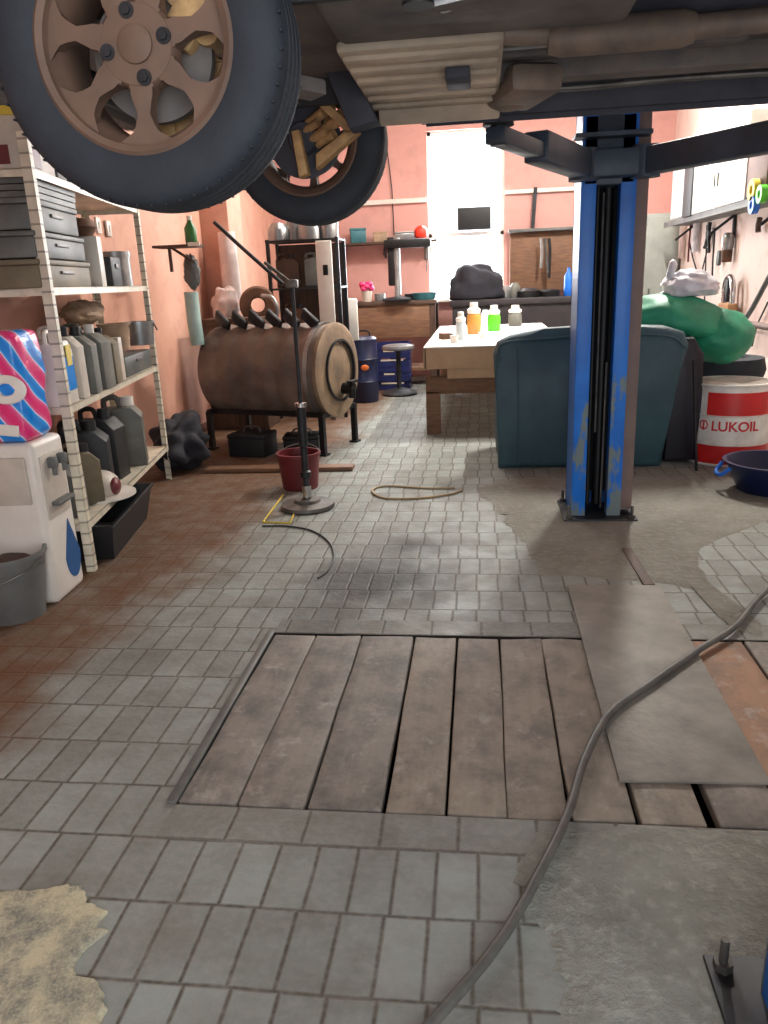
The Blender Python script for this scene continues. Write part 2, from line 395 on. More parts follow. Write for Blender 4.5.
def spline(pts, n=8):
    pts = [Vector(p) for p in pts]; P = [pts[0]*2 - pts[1]] + pts + [pts[-1]*2 - pts[-2]]; out = []
    for i in range(1, len(P) - 2):
        for k in range(n):
            t = k/n; a, b, c, d = P[i-1], P[i], P[i+1], P[i+2]
            out.append(.5*((2*b) + (c - a)*t + (2*a - 5*b + 4*c - d)*t*t + (3*b - a - 3*c + d)*t**3))
    out.append(pts[-1]); return out

# ------------------------------------------------------------------ room shell
YB, XR, ZC = 11.7, 2.6, 4.2          # back wall, right wall, ceiling
PX0, PX1, PY0, PY1 = -.866, 1.30, 1.765, 2.87      # inspection pit opening
def rects(b, lst, z=0):
    for x0, x1, y0, y1 in lst:
        vs = [b.bm.verts.new((x, y, z)) for x, y in ((x0, y0), (x1, y0), (x1, y1), (x0, y1))]; b.bm.faces.new(vs)
    return b
b = B()
rects(b, [(-4, 3, -2.5, 1.63), (-4, 3, 3.01, 12), (-4, PX0 - .0, 1.63, 3.01), (PX1, 3, 1.63, 3.01)])
k = len(b.bm.faces)
rects(b, [(PX0, PX1, 1.63, PY0), (PX0, PX1, PY1, 3.01)])
b.bm.faces.ensure_lookup_table()
for f in b.bm.faces[k:]: f.material_index = 1
fl = struct(b.done('floor', None, mats=['floor', 'floor_soldier']))
b = B()
cx, cy = (PX0 + PX1)/2, (PY0 + PY1)/2
b.box((cx, PY0 - .02, -.22), (PX1 - PX0 + .08, .04, .43)).box((cx, PY1 + .02, -.22), (PX1 - PX0 + .08, .04, .43))
b.box((PX0 - .02, cy, -.22), (.04, PY1 - PY0, .43)).box((PX1 + .02, cy, -.22), (.04, PY1 - PY0, .43)).box((cx, cy, -.45), (PX1 - PX0 + .1, PY1 - PY0 + .1, .04))
struct(b.done('floor_pit', 'darkvoid'))
def lw_x(y): return -2.47 - .183*(y - 3.45) if y < 6.2 else -2.973      # left wall runs out a little until the pier
b = B()
v = [(lw_x(-1.5), -1.5), (lw_x(6.2), 6.2), (-2.973, YB), (-3.15, YB), (-3.15, 6.2), (lw_x(-1.5) - .18, -1.5)]
b.prism(v, 0, ZC)
struct(b.done('wall_left', 'wall'))
b = B(); b.box((-2.88, 8.75, ZC/2), (.44, .5, ZC), bev=.01); struct(b.done('trim_1', 'wall'))
# back wall round the tall window
WX0, WX1, WZ0, WZ1 = -.73, .34, 1.10, 3.34
b = B(); t = .22
b.box(((-3.15 + WX0)/2, YB + t/2, ZC/2), (WX0 + 3.15, t, ZC)).box(((WX1 + XR + .2)/2, YB + t/2, ZC/2), (XR + .2 - WX1, t, ZC))
b.box(((WX0 + WX1)/2, YB + t/2, WZ0/2), (WX1 - WX0, t, WZ0)).box(((WX0 + WX1)/2, YB + t/2, (WZ1 + ZC)/2), (WX1 - WX0, t, ZC - WZ1))
struct(b.done('wall_back', 'wallback'))
b = B(); b.box((XR + .1, 5.1, ZC/2), (.2, 13.2, ZC)); struct(b.done('wall_right', 'wallright'))
b = B(); b.box((-.2, 5.1, ZC + .1), (6.4, 13.8, .2)); struct(b.done('ceiling', 'ceil'))
# wall behind the camera with the wide open gate
b = B()
b.box((-1.6, -1.6, ZC/2), (1.8, .2, ZC)).box((2.55, -1.6, ZC/2), (.3, .2, ZC)).box((.85, -1.6, 3.85), (3.1, .2, .7))
struct(b.done('wall_front', 'wallright'))
# window
w = bpy.data.objects.new('window_1', None); COL.objects.link(w); w['kind'] = 'structure'
b = B(); fw = .05
for x in (WX0 + fw/2, WX1 - fw/2): b.box((x, YB + .1, (WZ0 + WZ1)/2), (fw, .07, WZ1 - WZ0))
for z in (WZ0 + fw/2, WZ1 - fw/2, 1.98): b.box(((WX0 + WX1)/2, YB + .1, z), (WX1 - WX0, .07, fw))
b.done('window_frame', 'whitesteel', w)
b = B(); b.box(((WX0 + WX1)/2, YB + .1, (WZ0 + WZ1)/2), (WX1 - WX0 - fw, .006, WZ1 - WZ0 - fw)); b.done('pane', 'glass', w)
b = B(); b.box(((WX0 + WX1)/2, YB - .03, WZ0 - .02), (WX1 - WX0 + .1, .2, .04), bev=.008); b.done('window_sill', 'whitesteel', w)

# loose concrete and sand on the floor
def blob(name, pts, z, mat, seed, lift=.006):
    b = B(); P = spline([(x, y, 0) for x, y in pts] + [(*pts[0], 0)], 24)[:-1]
    out = []
    for p in P:
        d = mnoise.noise(Vector((p.x*6, p.y*6, seed)))*.04 + mnoise.noise(Vector((p.x*22, p.y*22, seed)))*.022 + mnoise.noise(Vector((p.x*60, p.y*60, seed)))*.010; out.append((p.x + d, p.y + d*.7))
    c = (sum(p[0] for p in out)/len(out), sum(p[1] for p in out)/len(out)); rings = []
    for kk, h in ((1, .0005), (.96, lift*.8), (.8, lift), (.55, lift), (.3, lift)):
        rings.append([b.bm.verts.new((c[0] + (x - c[0])*kk, c[1] + (y - c[1])*kk, z + h + (mnoise.noise(Vector((x*kk*5, y*kk*5, seed)))*lift*.35 if kk < 1 else 0))) for x, y in out])
    for a, q in zip(rings, rings[1:]):
        for i in range(len(out)): b.bm.faces.new((a[i], a[(i+1) % len(out)], q[(i+1) % len(out)], q[i]))
    b.bm.faces.new(rings[-1])
    return b.done(name, mat)
struct(blob('floor_concrete', [(.13,1.71),(.35,1.74),(.7,1.74),(1.05,1.72),(1.5,1.6),(1.6,1.0),(1.3,.4),(.5,.2),(.05,.6),(.11,1.0),(.16,1.3),(.09,1.55)], 0, 'concrete', 3))
struct(blob('floor_concrete', [(.30,3.55),(.62,3.50),(.95,3.35),(1.0,3.0),(1.12,2.95),(1.04,3.5),(1.15,3.95),(1.6,4.4),(1.9,4.8),(1.7,5.2),(1.0,5.5),(.5,5.5),(.0,5.2),(.1,4.6),(.24,4.0)], 0, 'concrete2', 5))
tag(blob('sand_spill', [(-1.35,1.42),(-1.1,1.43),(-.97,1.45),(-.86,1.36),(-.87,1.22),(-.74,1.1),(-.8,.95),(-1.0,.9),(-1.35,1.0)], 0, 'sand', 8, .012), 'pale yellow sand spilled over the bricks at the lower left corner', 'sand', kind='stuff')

# ------------------------------------------------------------------ pit cover
edges = [-.862, -.685, -.492, -.272, -.097, .070, .236, .408, .603, .800, 1.005, 1.295]
labs = ['grey-brown pit plank lying directly against the raised steel angle on the left',
        'stained grey pit plank, second in from the steel angle at the left',
        'grey pit plank third from the left, left of the widest black gap',
        'grey pit plank just right of the widest black gap',
        'pale blotched pit plank, fifth from the left end of the cover',
        'scuffed pale pit plank, sixth from left, left of the curving air hose',
        'brownish pit plank under the air hose and beside the steel plate',
        'short pale plank end showing below the steel plate, left of two',
        'short grey plank end showing below the steel plate, right of two',
        'orange-brown raw pit plank along the right side of the steel plate',
        'greyish wide pit plank at the far right edge of the frame']
mats = ['plank', 'plank', 'plank', 'plankp', 'plankp', 'plankp', 'plankp', 'plankp', 'plank', 'plank_orange', 'plank']
for i in range(11):
    g = .0022 if i not in (2, 3) else .0055
    if i in (7, 8): g = .012
    x0, x1 = edges[i] + g, edges[i+1] - g
    b = B(); b.box((0, 0, 0), (x1 - x0, PY1 - PY0 - (.02 if i % 2 else .026), .04), bev=.006); b.sub(3); b.wobble(.005, 7, i)
    o = put(b.done('pit_plank', mats[i]), ((x0 + x1)/2, cy, -.02 + random.uniform(-.003, .002)), random.uniform(-.006, .006))
    tag(o, labs[i], 'plank', 'planks covering the inspection pit')
b = B(); b.box((-.006, 0, .002), (.03, 1.11, .012), bev=.003)
tag(put(b.done('steel_angle', 'boxgrey'), (PX0 - .004, cy, .003)), 'raised steel angle edging the left side of the pit cover', 'angle iron')
b = B(); b.prism([(-.21,-.735),(.205,-.72),(.215,.735),(-.2,.725)], 0, .007, bev=.002)
tag(put(b.done('steel_plate', 'steelplate'), (.598, 2.672, .004), -.0), 'large flat grey steel plate lying on the floor over the pit', 'plate')
# strip of timber closing the slot beyond the plate
b = B(); b.box((0, 0, 0), (.05, .5, .012), bev=.003)
tag(put(b.done('timber_batten', 'wooddark'), (.76, 3.66, .007), .03), 'thin dark batten lying flush beyond the far end of the steel plate', 'batten')

# ------------------------------------------------------------------ hose, cables
pts = [Vector((2.5, 4.9, 0)), Vector((2.2, 4.35, 0))] + [GP(*p) for p in ((830,560),(768,595),(735,632),(700,655),(650,690),(610,720),(585,765),(568,820),(540,880),(500,950),(440,1024),(390,1075))]
b = B(); b.tube(spline([(p.x, p.y, .026) for p in pts], 8), .0125, 12)
tag(b.done('air_hose', 'rubberhose'), 'grey rubber air hose curving across the pit cover and bricks', 'hose')
pts = [GP(*p, .006) for p in ((262,526),(285,526),(310,530),(328,541),(334,556),(328,570),(318,578))]
b = B(); b.tube(spline(pts, 8), .005, 8); tag(b.done('thin_cable', 'cable'), 'thin dark cable arcing over bricks in front of the round-based stand', 'cable')
pts = [GP(*p, .008) for p in ((455,488),(425,488),(385,486),(372,491),(385,498),(420,498),(450,494),(462,490))]
b = B(); b.tube(spline(pts, 8), .007, 8); tag(b.done('beige_cable', 'cablebeige'), 'beige cable in a flat loop on the bricks left of the sofa', 'cable')
pts = [GP(*p, .006) for p in ((562,500),(520,503),(480,500),(462,494))]
pts = [GP(*p, .005) for p in ((283,495),(263,522),(290,523),(300,500))]
b = B(); b.tube(pts, .006, 6); tag(b.done('yellow_strap', 'yellow'), 'thin yellow strap lying open beside the base of the round stand', 'strap')
b = B(); b.box((0, 0, .016), (1.18, .13, .032), bev=.005); b.sub(1)
p = GP(278, 472); tag(put(b.done('floor_timber', 'wood'), (p.x, p.y + .05, .002), .02), 'long brown timber plank lying on floor under the barrel stand', 'plank')

# ------------------------------------------------------------------ raised car
WN, WF = (-.648, 1.665, 1.848), (-.635, 3.12, 1.905)       # near and far wheel centres
car = T('car', 'car raised on the blue two-post lift, seen from below', 'car', (.6, 2.38, 1.9))
CO = Vector((.6, 2.38, 1.9))
def cp(b, name, mat, parent=None, **kw):
    o = b.done(name, mat, **kw)
    if parent is None: o.parent = car; o.matrix_parent_inverse = Matrix.Translation(CO).inverted()
    else: o.parent = parent
    return o
def wheel(center, side):
    """side -1: outer face towards -Y (near side); built round the local Y axis, outer face at -Y"""
    S = Matrix.Translation(center) @ (Matrix() if side < 0 else RZ(PI))
    m = S @ RX(PI/2)                       # lathe z -> -Y*..., z=+ is outwards
    R, hw = .292, .094
    b = B()
    rb, dp = .186, .052
    b.lathe([(rb+.012, .088), (rb+.004, .094), (rb-.008, .088), (rb-.010, .07), (rb-.022, .055), (rb-.028, .02), (rb-.028, -.06), (rb-.01, -.085), (rb+.004, -.094), (rb+.012, -.088), (rb, -.06), (rb-.018, -.04), (rb-.018, .03), (rb+.004, .07), (rb+.012, .088)], 64, m)
    w = cp(b, 'wheel', 'alloy')
    # spoke face
    b = B(); z0, z1 = .03, .074
    b.lathe([(0, z0), (.076, z0), (.076, .064), (.07, .072), (.04, .074), (0, .072)], 48, m)
    for k in range(7):
        a = -PI/2 + 2*PI*k/7
        for j in range(1):
            hf = [(.05, .024), (.074, .026), (.086, .018), (.10, .0135), (.12, .0125), (.14, .015), (.153, .022), (.162, .036), (.167, .055), (.169, .073), (.178, .077)]
            poly = [(x_, -y_) for x_, y_ in hf] + [(x_, y_) for x_, y_ in hf[::-1]]
            b.prism(poly, z0 + .006, .071, m @ RZ(a), bev=.004)
    cp(b, 'spokes', 'alloy', w)
    b = B(); b.lathe([(0, .064), (.036, .064), (.034, .079), (.026, .083), (0, .084)], 32, m); cp(b, 'centre_cap', 'alloy', w)
    for k in range(4):
        a = math.radians(100 - 90*k)
        q = m @ TR(.058*math.cos(a), .058*math.sin(a), 0)
        b = B(); b.lathe([(.0, .07), (.0145, .07), (.0145, .0755), (.0, .0755)], 18, q); b.lathe([(.009, .074), (.009, .080), (0, .080)], 6, q); cp(b, 'lug_bolt', 'darksteel', w)
    b = B()
    prof = [(rb+.004, .086), (rb+.02, .094), (.235, .098), (.262, .094), (.280, .085), (.289, .072)]
    x = .072
    for g in (.045, .012, -.018, -.049):
        prof += [(R, g + .006), (R - .007, g + .004), (R - .007, g - .004), (R, g - .006)]
    prof += [(.289, -.072), (.280, -.085), (.262, -.094), (.235, -.098), (rb+.02, -.094), (rb+.004, -.086), (rb - .004, -.06), (rb - .004, .06), (rb+.004, .086)]
    b.lathe(prof, 96, m)
    # shoulder blocks of the tread
    for k in range(60):
        a = 2*PI*k/60
        for zz in (.079, -.079): b.box(m @ Vector((.2865*math.cos(a), .2865*math.sin(a), zz)), (.004, .014, .004), rot=(0, 0, 0))
    cp(b, 'tyre', 'tyre', w)
    # brake: disc, shield, caliper, knuckle
    b = B(); b.lathe([(.03, -.01), (.122, -.01), (.122, -.03), (.03, -.03), (.03, -.01)], 48, m); cp(b, 'brake_disc', 'under', w)
    b = B()
    b.box(m @ Vector((.09, .06, -.02)), (.075, .075, .12), rot=(0, .7, 0), bev=.012)
    b.cyl(m @ Vector((.07, .10, -.05)), m @ Vector((.07, .10, .01)), .025).cyl(m @ Vector((.12, .03, -.05)), m @ Vector((.12, .03, .01)), .025)
    cp(b, 'brake_caliper', 'brake', w)
    return w, m
wn, mn = wheel(WN, -1)
wf, mf = wheel(WF, 1)
# suspension on the far wheel seen from inside, and the near one
def susp(center, s, parent_lab=''):
    cx_, cy_, cz = center; yi = cy_ - s*.10
    b = B()   # knuckle frame: an angular casting standing inside the wheel
    pts = [(-.04, .15), (.135, -.005), (.02, -.165), (-.05, -.15), (-.11, .0)]
    mm = TR(cx_ - .01, yi, cz) @ RX(PI/2)
    ip = [(x*.66 + .004, y*.66) for x, y in pts]
    for i in range(len(pts)):
        j = (i + 1) % len(pts)
        b.prism([pts[i], pts[j], ip[j], ip[i]], -.03, .03, mm, bev=.004)
    cp(b, 'steering_knuckle', 'brake')
    b = B()
    for k, (x, y) in enumerate(((-.03, .05), (.03, .02), (.0, -.03), (-.02, -.08), (.045, -.02))):
        b.cyl((cx_ + x - .03, yi + .01*k*s, cz + y), (cx_ + x + .035, yi - .01*s, cz + y + .03), .012, .016, 10)
    b.cyl((cx_, yi, cz - .01), (cx_, yi - s*.06, cz), .05, .035)
    cp(b, 'brake_fittings', 'brake')
    b = B(); b.tube([(cx_, yi, cz), (cx_ + .01, yi - s*.16, cz + .03), (cx_ + .03, yi - s*.5, cz + .09)], [.045, .035, .014], 14)
    b.tube([(cx_ + .01, yi - s*(.1 + .008*k), cz + .02) for k in range(12)], [.05 if k % 2 else .04 for k in range(12)], 16); cp(b, 'drive_shaft', 'underdark')
    b = B()   # lower arm
    b.prism([(cx_ - .03, yi), (cx_ + .03, yi), (cx_ + .27, yi - s*.34), (cx_ + .22, yi - s*.40), (cx_ + .0, yi - s*.12), (cx_ - .16, yi - s*.38), (cx_ - .21, yi - s*.36)], cz + .0, cz + .035, bev=.008); cp(b, 'control_arm', 'under')
    b = B(); b.cyl((cx_ + .01, yi - s*.03, cz + .02), (cx_ + .02, yi - s*.09, cz + .30), .026).cyl((cx_ + .015, yi - s*.07, cz + .2), (cx_ + .02, yi - s*.09, cz + .42), .06)
    cp(b, 'strut', 'underdark')
    b = B(); b.box((cx_ + .135, yi - s*.06, cz + .10), (.22, .05, .11), rot=(0, .75, 0), bev=.01); cp(b, 'splash_shield', 'underdark')
susp(WN, -1)
P3 = lambda pts, yy: [(AY(px, py, yy).x, AY(px, py, yy).z) for px, py in pts]
oc = P3(((306,84),(360,132),(317,170)), 2.98); ic = P3(((312,99),(346,132),(317,155)), 2.98); mm = RX(PI/2)
for k in range(3):
    j = (k + 1) % 3
    if k == 2: continue
    b = B(); b.prism([oc[k], oc[j], ic[j], ic[k]], -3.02, -2.955, mm, bev=.004); cp(b, 'knuckle_frame', 'brake')
b = B(); b.prism(P3(((292,132),(300,130),(309,174),(300,178)), 2.98), -3.02, -2.96, mm, bev=.006); cp(b, 'caliper_bracket', 'brake')
b = B()
for k, (px, py, rr) in enumerate(((316,118,.02),(324,112,.018),(330,126,.022),(318,136,.02),(326,140,.018),(334,118,.015),(310,128,.016))):
    c = AY(px, py, 3.0); b.cyl(c + Vector((-.035, .02, -.012)), c + Vector((.035, -.02, .014)), rr*.8, rr, 10)
cp(b, 'brake_fittings', 'brake')
b = B(); b.lathe([(0, 0), (.13, 0), (.135, .02), (.06, .035), (.05, .06), (0, .06)], 36, TR(WF[0], 3.06, WF[2]) @ RX(PI/2)); cp(b, 'drum_backing', 'underdark')
b = B(); b.prism(P3(((322,60),(346,52),(380,124),(352,132)), 2.86), -2.90, -2.80, mm, bev=.01); cp(b, 'trailing_arm', 'underdark')
# underbody
ZU = 2.06
def xstrip(b, x0, x1, y, z, wy, hz, bev=.012): b.box(((x0 + x1)/2, y, z), (x1 - x0, wy, hz), bev=bev)
b = B()
b.box((.75, 2.38, ZU + .03), (3.9, 1.15, .06), bev=.01)
for y in (2.02, 2.18, 2.58, 2.74):
    for x0, x1 in ((.05, .8), (.9, 1.6), (1.7, 2.3)): xstrip(b, x0, x1, y, ZU - .005, .06, .03, .012)
cp(b, 'floor_pan', 'under')
b = B()
for y in (1.93, 2.83): xstrip(b, -.25, 2.5, y, ZU - .03, .085, .075)
cp(b, 'chassis_rail', 'under')
b = B(); b.lathe([(.09, -.0), (.09, 1)], 20, TR(.1, 2.40, ZU + .05) @ Matrix.Diagonal((1, 1, 1, 1)) @ RY(PI/2) @ Matrix.Diagonal((1, 1, 2.2, 1)))
b.prism([(-.12, 0), (.12, 0), (.07, -.03), (-.07, -.03)], .1, 2.3, TR(0, 2.4, ZU) @ RY(PI/2) @ RZ(PI/2)); cp(b, 'tunnel', 'underdark')
for ys, nm in ((1.615, 'sill'), (3.235, 'sill')):
    b = B(); b.prism([(-.05, .0), (.05, .0), (.06, .10), (-.06, .10)], -.22, 1.68, TR(0, ys, 1.969) @ RZ(PI/2) @ RX(PI/2)); cp(b, nm, 'underdark')
    b = B(); xstrip(b, -.2, 1.66, ys + (.02 if ys < 2 else -.02), 1.9645, .006, .03, .001); cp(b, 'sill_seam', 'underdark')
# engine undertray with its ribs (front, left in view)
b = B(); b.box((-.155, 2.62, 1.99), (.44, .72, .03), bev=.012)
for k in range(6): b.box((-.155, 2.32 + k*.12, 1.973), (.42, .05, .022), bev=.01)
b.box((-.14, 2.98, 1.96), (.42, .06, .07), rot=(.5, 0, 0), bev=.01)
cp(b, 'undertray', 'tray')
b = B(); b.box((-.06, 2.5, 1.948), (.07, .16, .03), bev=.006).box((-.06, 2.44, 1.985), (.12, .05, .02), bev=.005); cp(b, 'tow_bracket', 'underdark')
b = B(); b.tube(spline([(-.12, 2.06, 2.03), (-.09, 2.07, 2.0), (-.05, 2.06, 2.005), (-.02, 2.05, 2.03)], 5), .006, 8); cp(b, 'glint_loop', 'chrome')  # chrome loop made to imitate a handle-like glint on the underbody
b = B(); b.box((.0, 2.12, 2.04), (.75, .34, .09), bev=.03); cp(b, 'subframe', 'under')
# exhaust
b = B()
b.tube(spline([(-.05, 2.30, 2.02), (.2, 2.34, 2.0), (.45, 2.36, 1.995), (.9, 2.33, 1.995), (1.5, 2.33, 1.99), (2.1, 2.36, 1.99)], 8), .03, 14)
b.lathe([(0, 0), (.035, .0), (.045, .03), (.045, .34), (.035, .37), (0, .37)], 20, TR(.18, 2.34, 1.99) @ RY(PI/2)); cp(b, 'exhaust', 'exhaust')
b = B(); b.lathe([(0, 0), (.075, 0), (.095, .03), (.095, .52), (.075, .55), (0, .55)], 24, TR(.95, 2.62, 1.99) @ RY(PI/2) @ Matrix.Diagonal((.6, 1.25, 1, 1))); cp(b, 'muffler', 'exhaust')
b = B()
for k in range(7): b.ell((.36 + k*.075, 2.10 + .012*(k % 2), 2.025), (.016, .06, .01), 14, 8, rot=(0, 0, -.45))
b.box((.62, 2.10, 2.04), (.66, .2, .02), bev=.006); cp(b, 'heat_shield', 'tray')
b = B(); b.tube(spline([(.05, 2.95, 2.01), (.3, 2.9, 1.985), (.7, 2.95, 2.0), (1.4, 2.93, 1.99), (2.2, 2.95, 2.0)], 6), .009, 8).tube(spline([(.05, 2.98, 2.01), (.3, 2.94, 1.985), (.7, 2.98, 2.0), (1.4, 2.96, 1.99), (2.2, 2.98, 2.0)], 6), .006, 8); cp(b, 'brake_line', 'steel')
b = B(); b.box((.14, 2.88, 1.99), (.18, .3, .09), rot=(0, 0, .3), bev=.03); b.ell((.1, 2.95, 1.975), (.08, .07, .04)); cp(b, 'rear_mount', 'exhaust')
b = B(); b.box((1.75, 2.38, 1.985), (.45, .95, .13), bev=.05); cp(b, 'fuel_tank', 'underdark')
# body shell: sides with wheel arches, closed above
def side_profile():
    P = [(-1.42, 2.02), (-1.02, 1.98)]
    for k in range(0, 15):
        a = PI - PI*k/14; P.append((-.63 + .365*math.cos(a), 1.98 + .30*math.sin(a)))
    P += [(-.2, 1.98), (1.64, 1.98)]
    for k in range(0, 15):
        a = PI - PI*k/14; P.append((2.0 + .365*math.cos(a), 1.98 + .30*math.sin(a)))
    P += [(2.42, 2.0), (2.72, 2.06), (2.75, 2.5), (2.62, 2.72), (2.2, 2.75), (1.8, 3.2), (.4, 3.22), (-.3, 2.72), (-1.3, 2.6), (-1.45, 2.45)]
    return P
for y0, y1 in ((1.555, 1.60), (3.25, 3.295)):
    b = B(); b.prism(side_profile(), -y1, -y0, RX(PI/2)); cp(b, 'side_panel', 'carpaint', ang=25)
b = B()
top = [(-1.45, 2.45), (-1.3, 2.6), (-.3, 2.72), (.4, 3.22), (1.8, 3.2), (2.2, 2.75), (2.62, 2.72), (2.75, 2.5), (2.72, 2.06), (2.68, 2.06), (2.7, 2.48), (2.6, 2.68), (2.18, 2.71), (1.78, 3.16), (.42, 3.18), (-.28, 2.68), (-1.28, 2.56), (-1.41, 2.42)]
b.prism(top, -3.29, -1.56, RX(PI/2)); cp(b, 'roof_and_bonnet', 'carpaint', ang=25)
b = B(); b.box((-1.36, 2.42, 2.2), (.16, 1.7, .38), bev=.05); cp(b, 'bumper', 'plastic_black')
for cxx in (-.63, 2.0):
    for y0, y1 in ((1.6, 1.88), (2.88, 3.25)):
        b = B(); mm = RX(PI/2)
        outer = [(cxx + .40*math.cos(PI*k/14), 1.98 + .34*math.sin(PI*k/14)) for k in range(15)]; inner = [(cxx + .375*math.cos(PI*k/14), 1.98 + .31*math.sin(PI*k/14)) for k in range(15)][::-1]
        b.prism(outer + inner, -y1, -y0, mm)
        yy = y1 if y0 < 2 else y0
        b.prism([(cxx + .40*math.cos(PI*k/14), 1.98 + .34*math.sin(PI*k/14)) for k in range(15)], -yy - .01, -yy + .01, mm)
        cp(b, 'wheel_arch_liner', 'plastic_black')

# ------------------------------------------------------------------ lift posts
def lift_post(loc, rz, label, arms, cover=True):
    t = T('lift_post', label, 'lift post', loc, rz, 'posts of the two-post car lift')
    HH, hw = 3.3, .142
    b = B()   # C-section, opening towards local -Y
    b.box((0, .30, HH/2), (2*hw, .02, HH))
    for sx in (-1, 1): b.box((sx*(hw - .007), .16, HH/2), (.014, .30, HH))
    b.done('column', 'liftblue', t)
    b = B()
    for sx in (-1, 1): b.box((sx*(hw - .040), .008, HH/2), (.080, .016, HH), bev=.004)
    for sx in (-1, 1): b.box((sx*(hw - .074), .05, HH/2), (.012, .07, HH))
    b.done('front_flange', 'liftworn', t)
    b = B(); b.box((0, .27, HH/2 + .05), (.25, .03, HH - .1)); b.cyl((.025, .16, .05), (.025, .16, 2.0), .03).cyl((-.035, .13, .05), (-.035, .13, 2.0), .014, seg=10); b.done('hydraulic_ram', 'blacksteel', t)
    b = B(); b.tube([(.04, .09, .04), (.042, .09, .9)], .007, 8).tube([(-.01, .08, .5), (-.012, .08, 1.8)], .006, 8); b.done('lift_chain', 'steel', t)
    b = B(); b.box((.02, .13, .008), (.42, .42, .016), bev=.004); b.done('base_plate', 'darksteel', t)
    for x, y in ((-.16, -.045), (.2, -.045), (-.16, .31), (.2, .31)):
        b = B(); b.cyl((x, y, .016), (x, y, .035), .02, seg=6).cyl((x, y, .03), (x, y, .09), .009, seg=10); b.done('anchor_bolt', 'steel', t)
    if cover: b = B(); b.box((hw + .037, .10, HH/2 + .02), (.07, .10, HH - .04), bev=.006); b.done('side_cover', 'coverpaint', t)
    b = B(); b.box((0, .12, 2.0), (.27, .24, .34), bev=.01); b.box((0, -.05, 1.925), (.42, .14, .13), bev=.012); b.box((0, -.05, 2.06), (.38, .12, .02)); b.done('carriage', 'arm', t)
    for (x0, y0), (x1, y1) in arms:
        d = Vector((x1 - x0, y1 - y0, 0)); L = d.length; a = math.atan2(d.y, d.x); z = 1.925
        m = TR(x0, y0, z) @ RZ(a)
        b = B(); b.box(m @ Vector((L*.30, 0, 0)), (L*.66, .11, .125), rot=(0, 0, a), bev=.008)
        b.cyl(m @ Vector((0, 0, -.075)), m @ Vector((0, 0, .075)), .075); ao = b.done('swing_arm', 'arm', t)
        b = B(); b.box(m @ Vector((L*.80, 0, -.015)), (L*.46, .08, .06), rot=(0, 0, a), bev=.006); b.done('inner_arm', 'arm', ao)
        b = B(); q = m @ Vector((L, 0, 0)); b.cyl(q + Vector((0, 0, -.05)), q + Vector((0, 0, .025)), .03).cyl(q + Vector((0, 0, .02)), q + Vector((0, 0, .044)), .06, .056); b.done('lift_pad', 'plastic_black', ao)
    return t
lift_post((.672, 4.47, 0), 0, 'blue lift post with dark slotted channel standing behind the steel plate', [((-.14, -.06), (-.60, -1.20)), ((.17, -.06), (.98, -1.20))])
lift_post((.69, 1.27, 0), PI, 'blue lift post foot at the lower right corner of the view', [((-.14, -.06), (-.6, -.34)), ((.17, -.06), (.8, -.34))], False)

# ------------------------------------------------------------------ sofa and what lies on it
sf = T('sofa', 'teal leather sofa standing with its back turned to us, behind the blue post', 'sofa', (.80, 5.72, 0), .0)
b = B()
P = [(-.67, .0), (.52, .0), (.58, .5), (.66, .88), (.62, .97), (.5, 1.01), (.1, 1.035), (-.35, 1.02), (-.58, .985), (-.68, .93), (-.705, .84), (-.685, .5)]
b.prism(P, -.16, .0, RX(PI/2), bev=.045)
bmesh.ops.triangulate(b.bm, faces=[f for f in b.bm.faces if len(f.verts) > 4])
o = b.done('backrest', 'leather', sf, ang=60)
b = B(); b.tube(spline([(-.66, -.005, .80), (-.64, -.005, .93), (-.3, -.006, .955), (.1, -.006, .965), (.5, -.006, .945), (.63, -.005, .86)], 6), .007, 8)
b.tube([(-.52, -.004, .05), (-.53, -.004, .9)], .005, 6); b.done('piping', 'leather', sf)
b = B(); b.box((-.02, .5, .22), (1.1, .66, .36), bev=.04); b.done('base', 'leathershade', sf)
for x in (-.3, .22):
    b = B(); b.box((x, .47, .44), (.5, .62, .14), bev=.05); b.done('seat_cushion', 'leather', sf)
b = B(); b.box((-.6, .5, .33), (.16, .7, .6), bev=.06); b.done('armrest', 'leather', sf)
b = B(); P = [(-.10, 0), (.13, 0), (.14, .5), (.135, .78), (.06, .9), (-.06, .9), (-.10, .8)]
b.prism(P, -.70, -.11, TR(.66, 0, .02) @ RX(PI/2), bev=.03); b.done('armrest', 'leathershade', sf)['label'] = 'armrest coloured dark plum as if in shade'
# green sack and white bag
b = B(); b.ell((-.06, 0, 0), (.40, .26, .185), 44, 26, .14, 1.7, 4, flat=-.12, rot=(0, .1, 0)); b.ell((.27, .02, -.13), (.24, .24, .20), 36, 22, .14, 1.7, 7)
gs = tag(put(b.done('green_sack', 'green', ang=75), (1.52, 6.22, 1.02), -.1), 'shiny green sack slumped over the right end of the sofa', 'sack')
b = B(); b.ell((0, 0, 0), (.20, .15, .12), 36, 24, .22, 3.4, 9, flat=-.06); b.tube(spline([(-.12, 0, .04), (-.15, -.02, .1), (-.13, -.03, .2)], 5), [.05]+[.03]*9+[.012], 10); b.wobble(.012, 14, 2)
tag(put(b.done('carrier_bag', 'bagwhite', ang=75), (1.56, 6.25, 1.255)), 'crumpled white plastic bag on top of the green sack', 'bag')

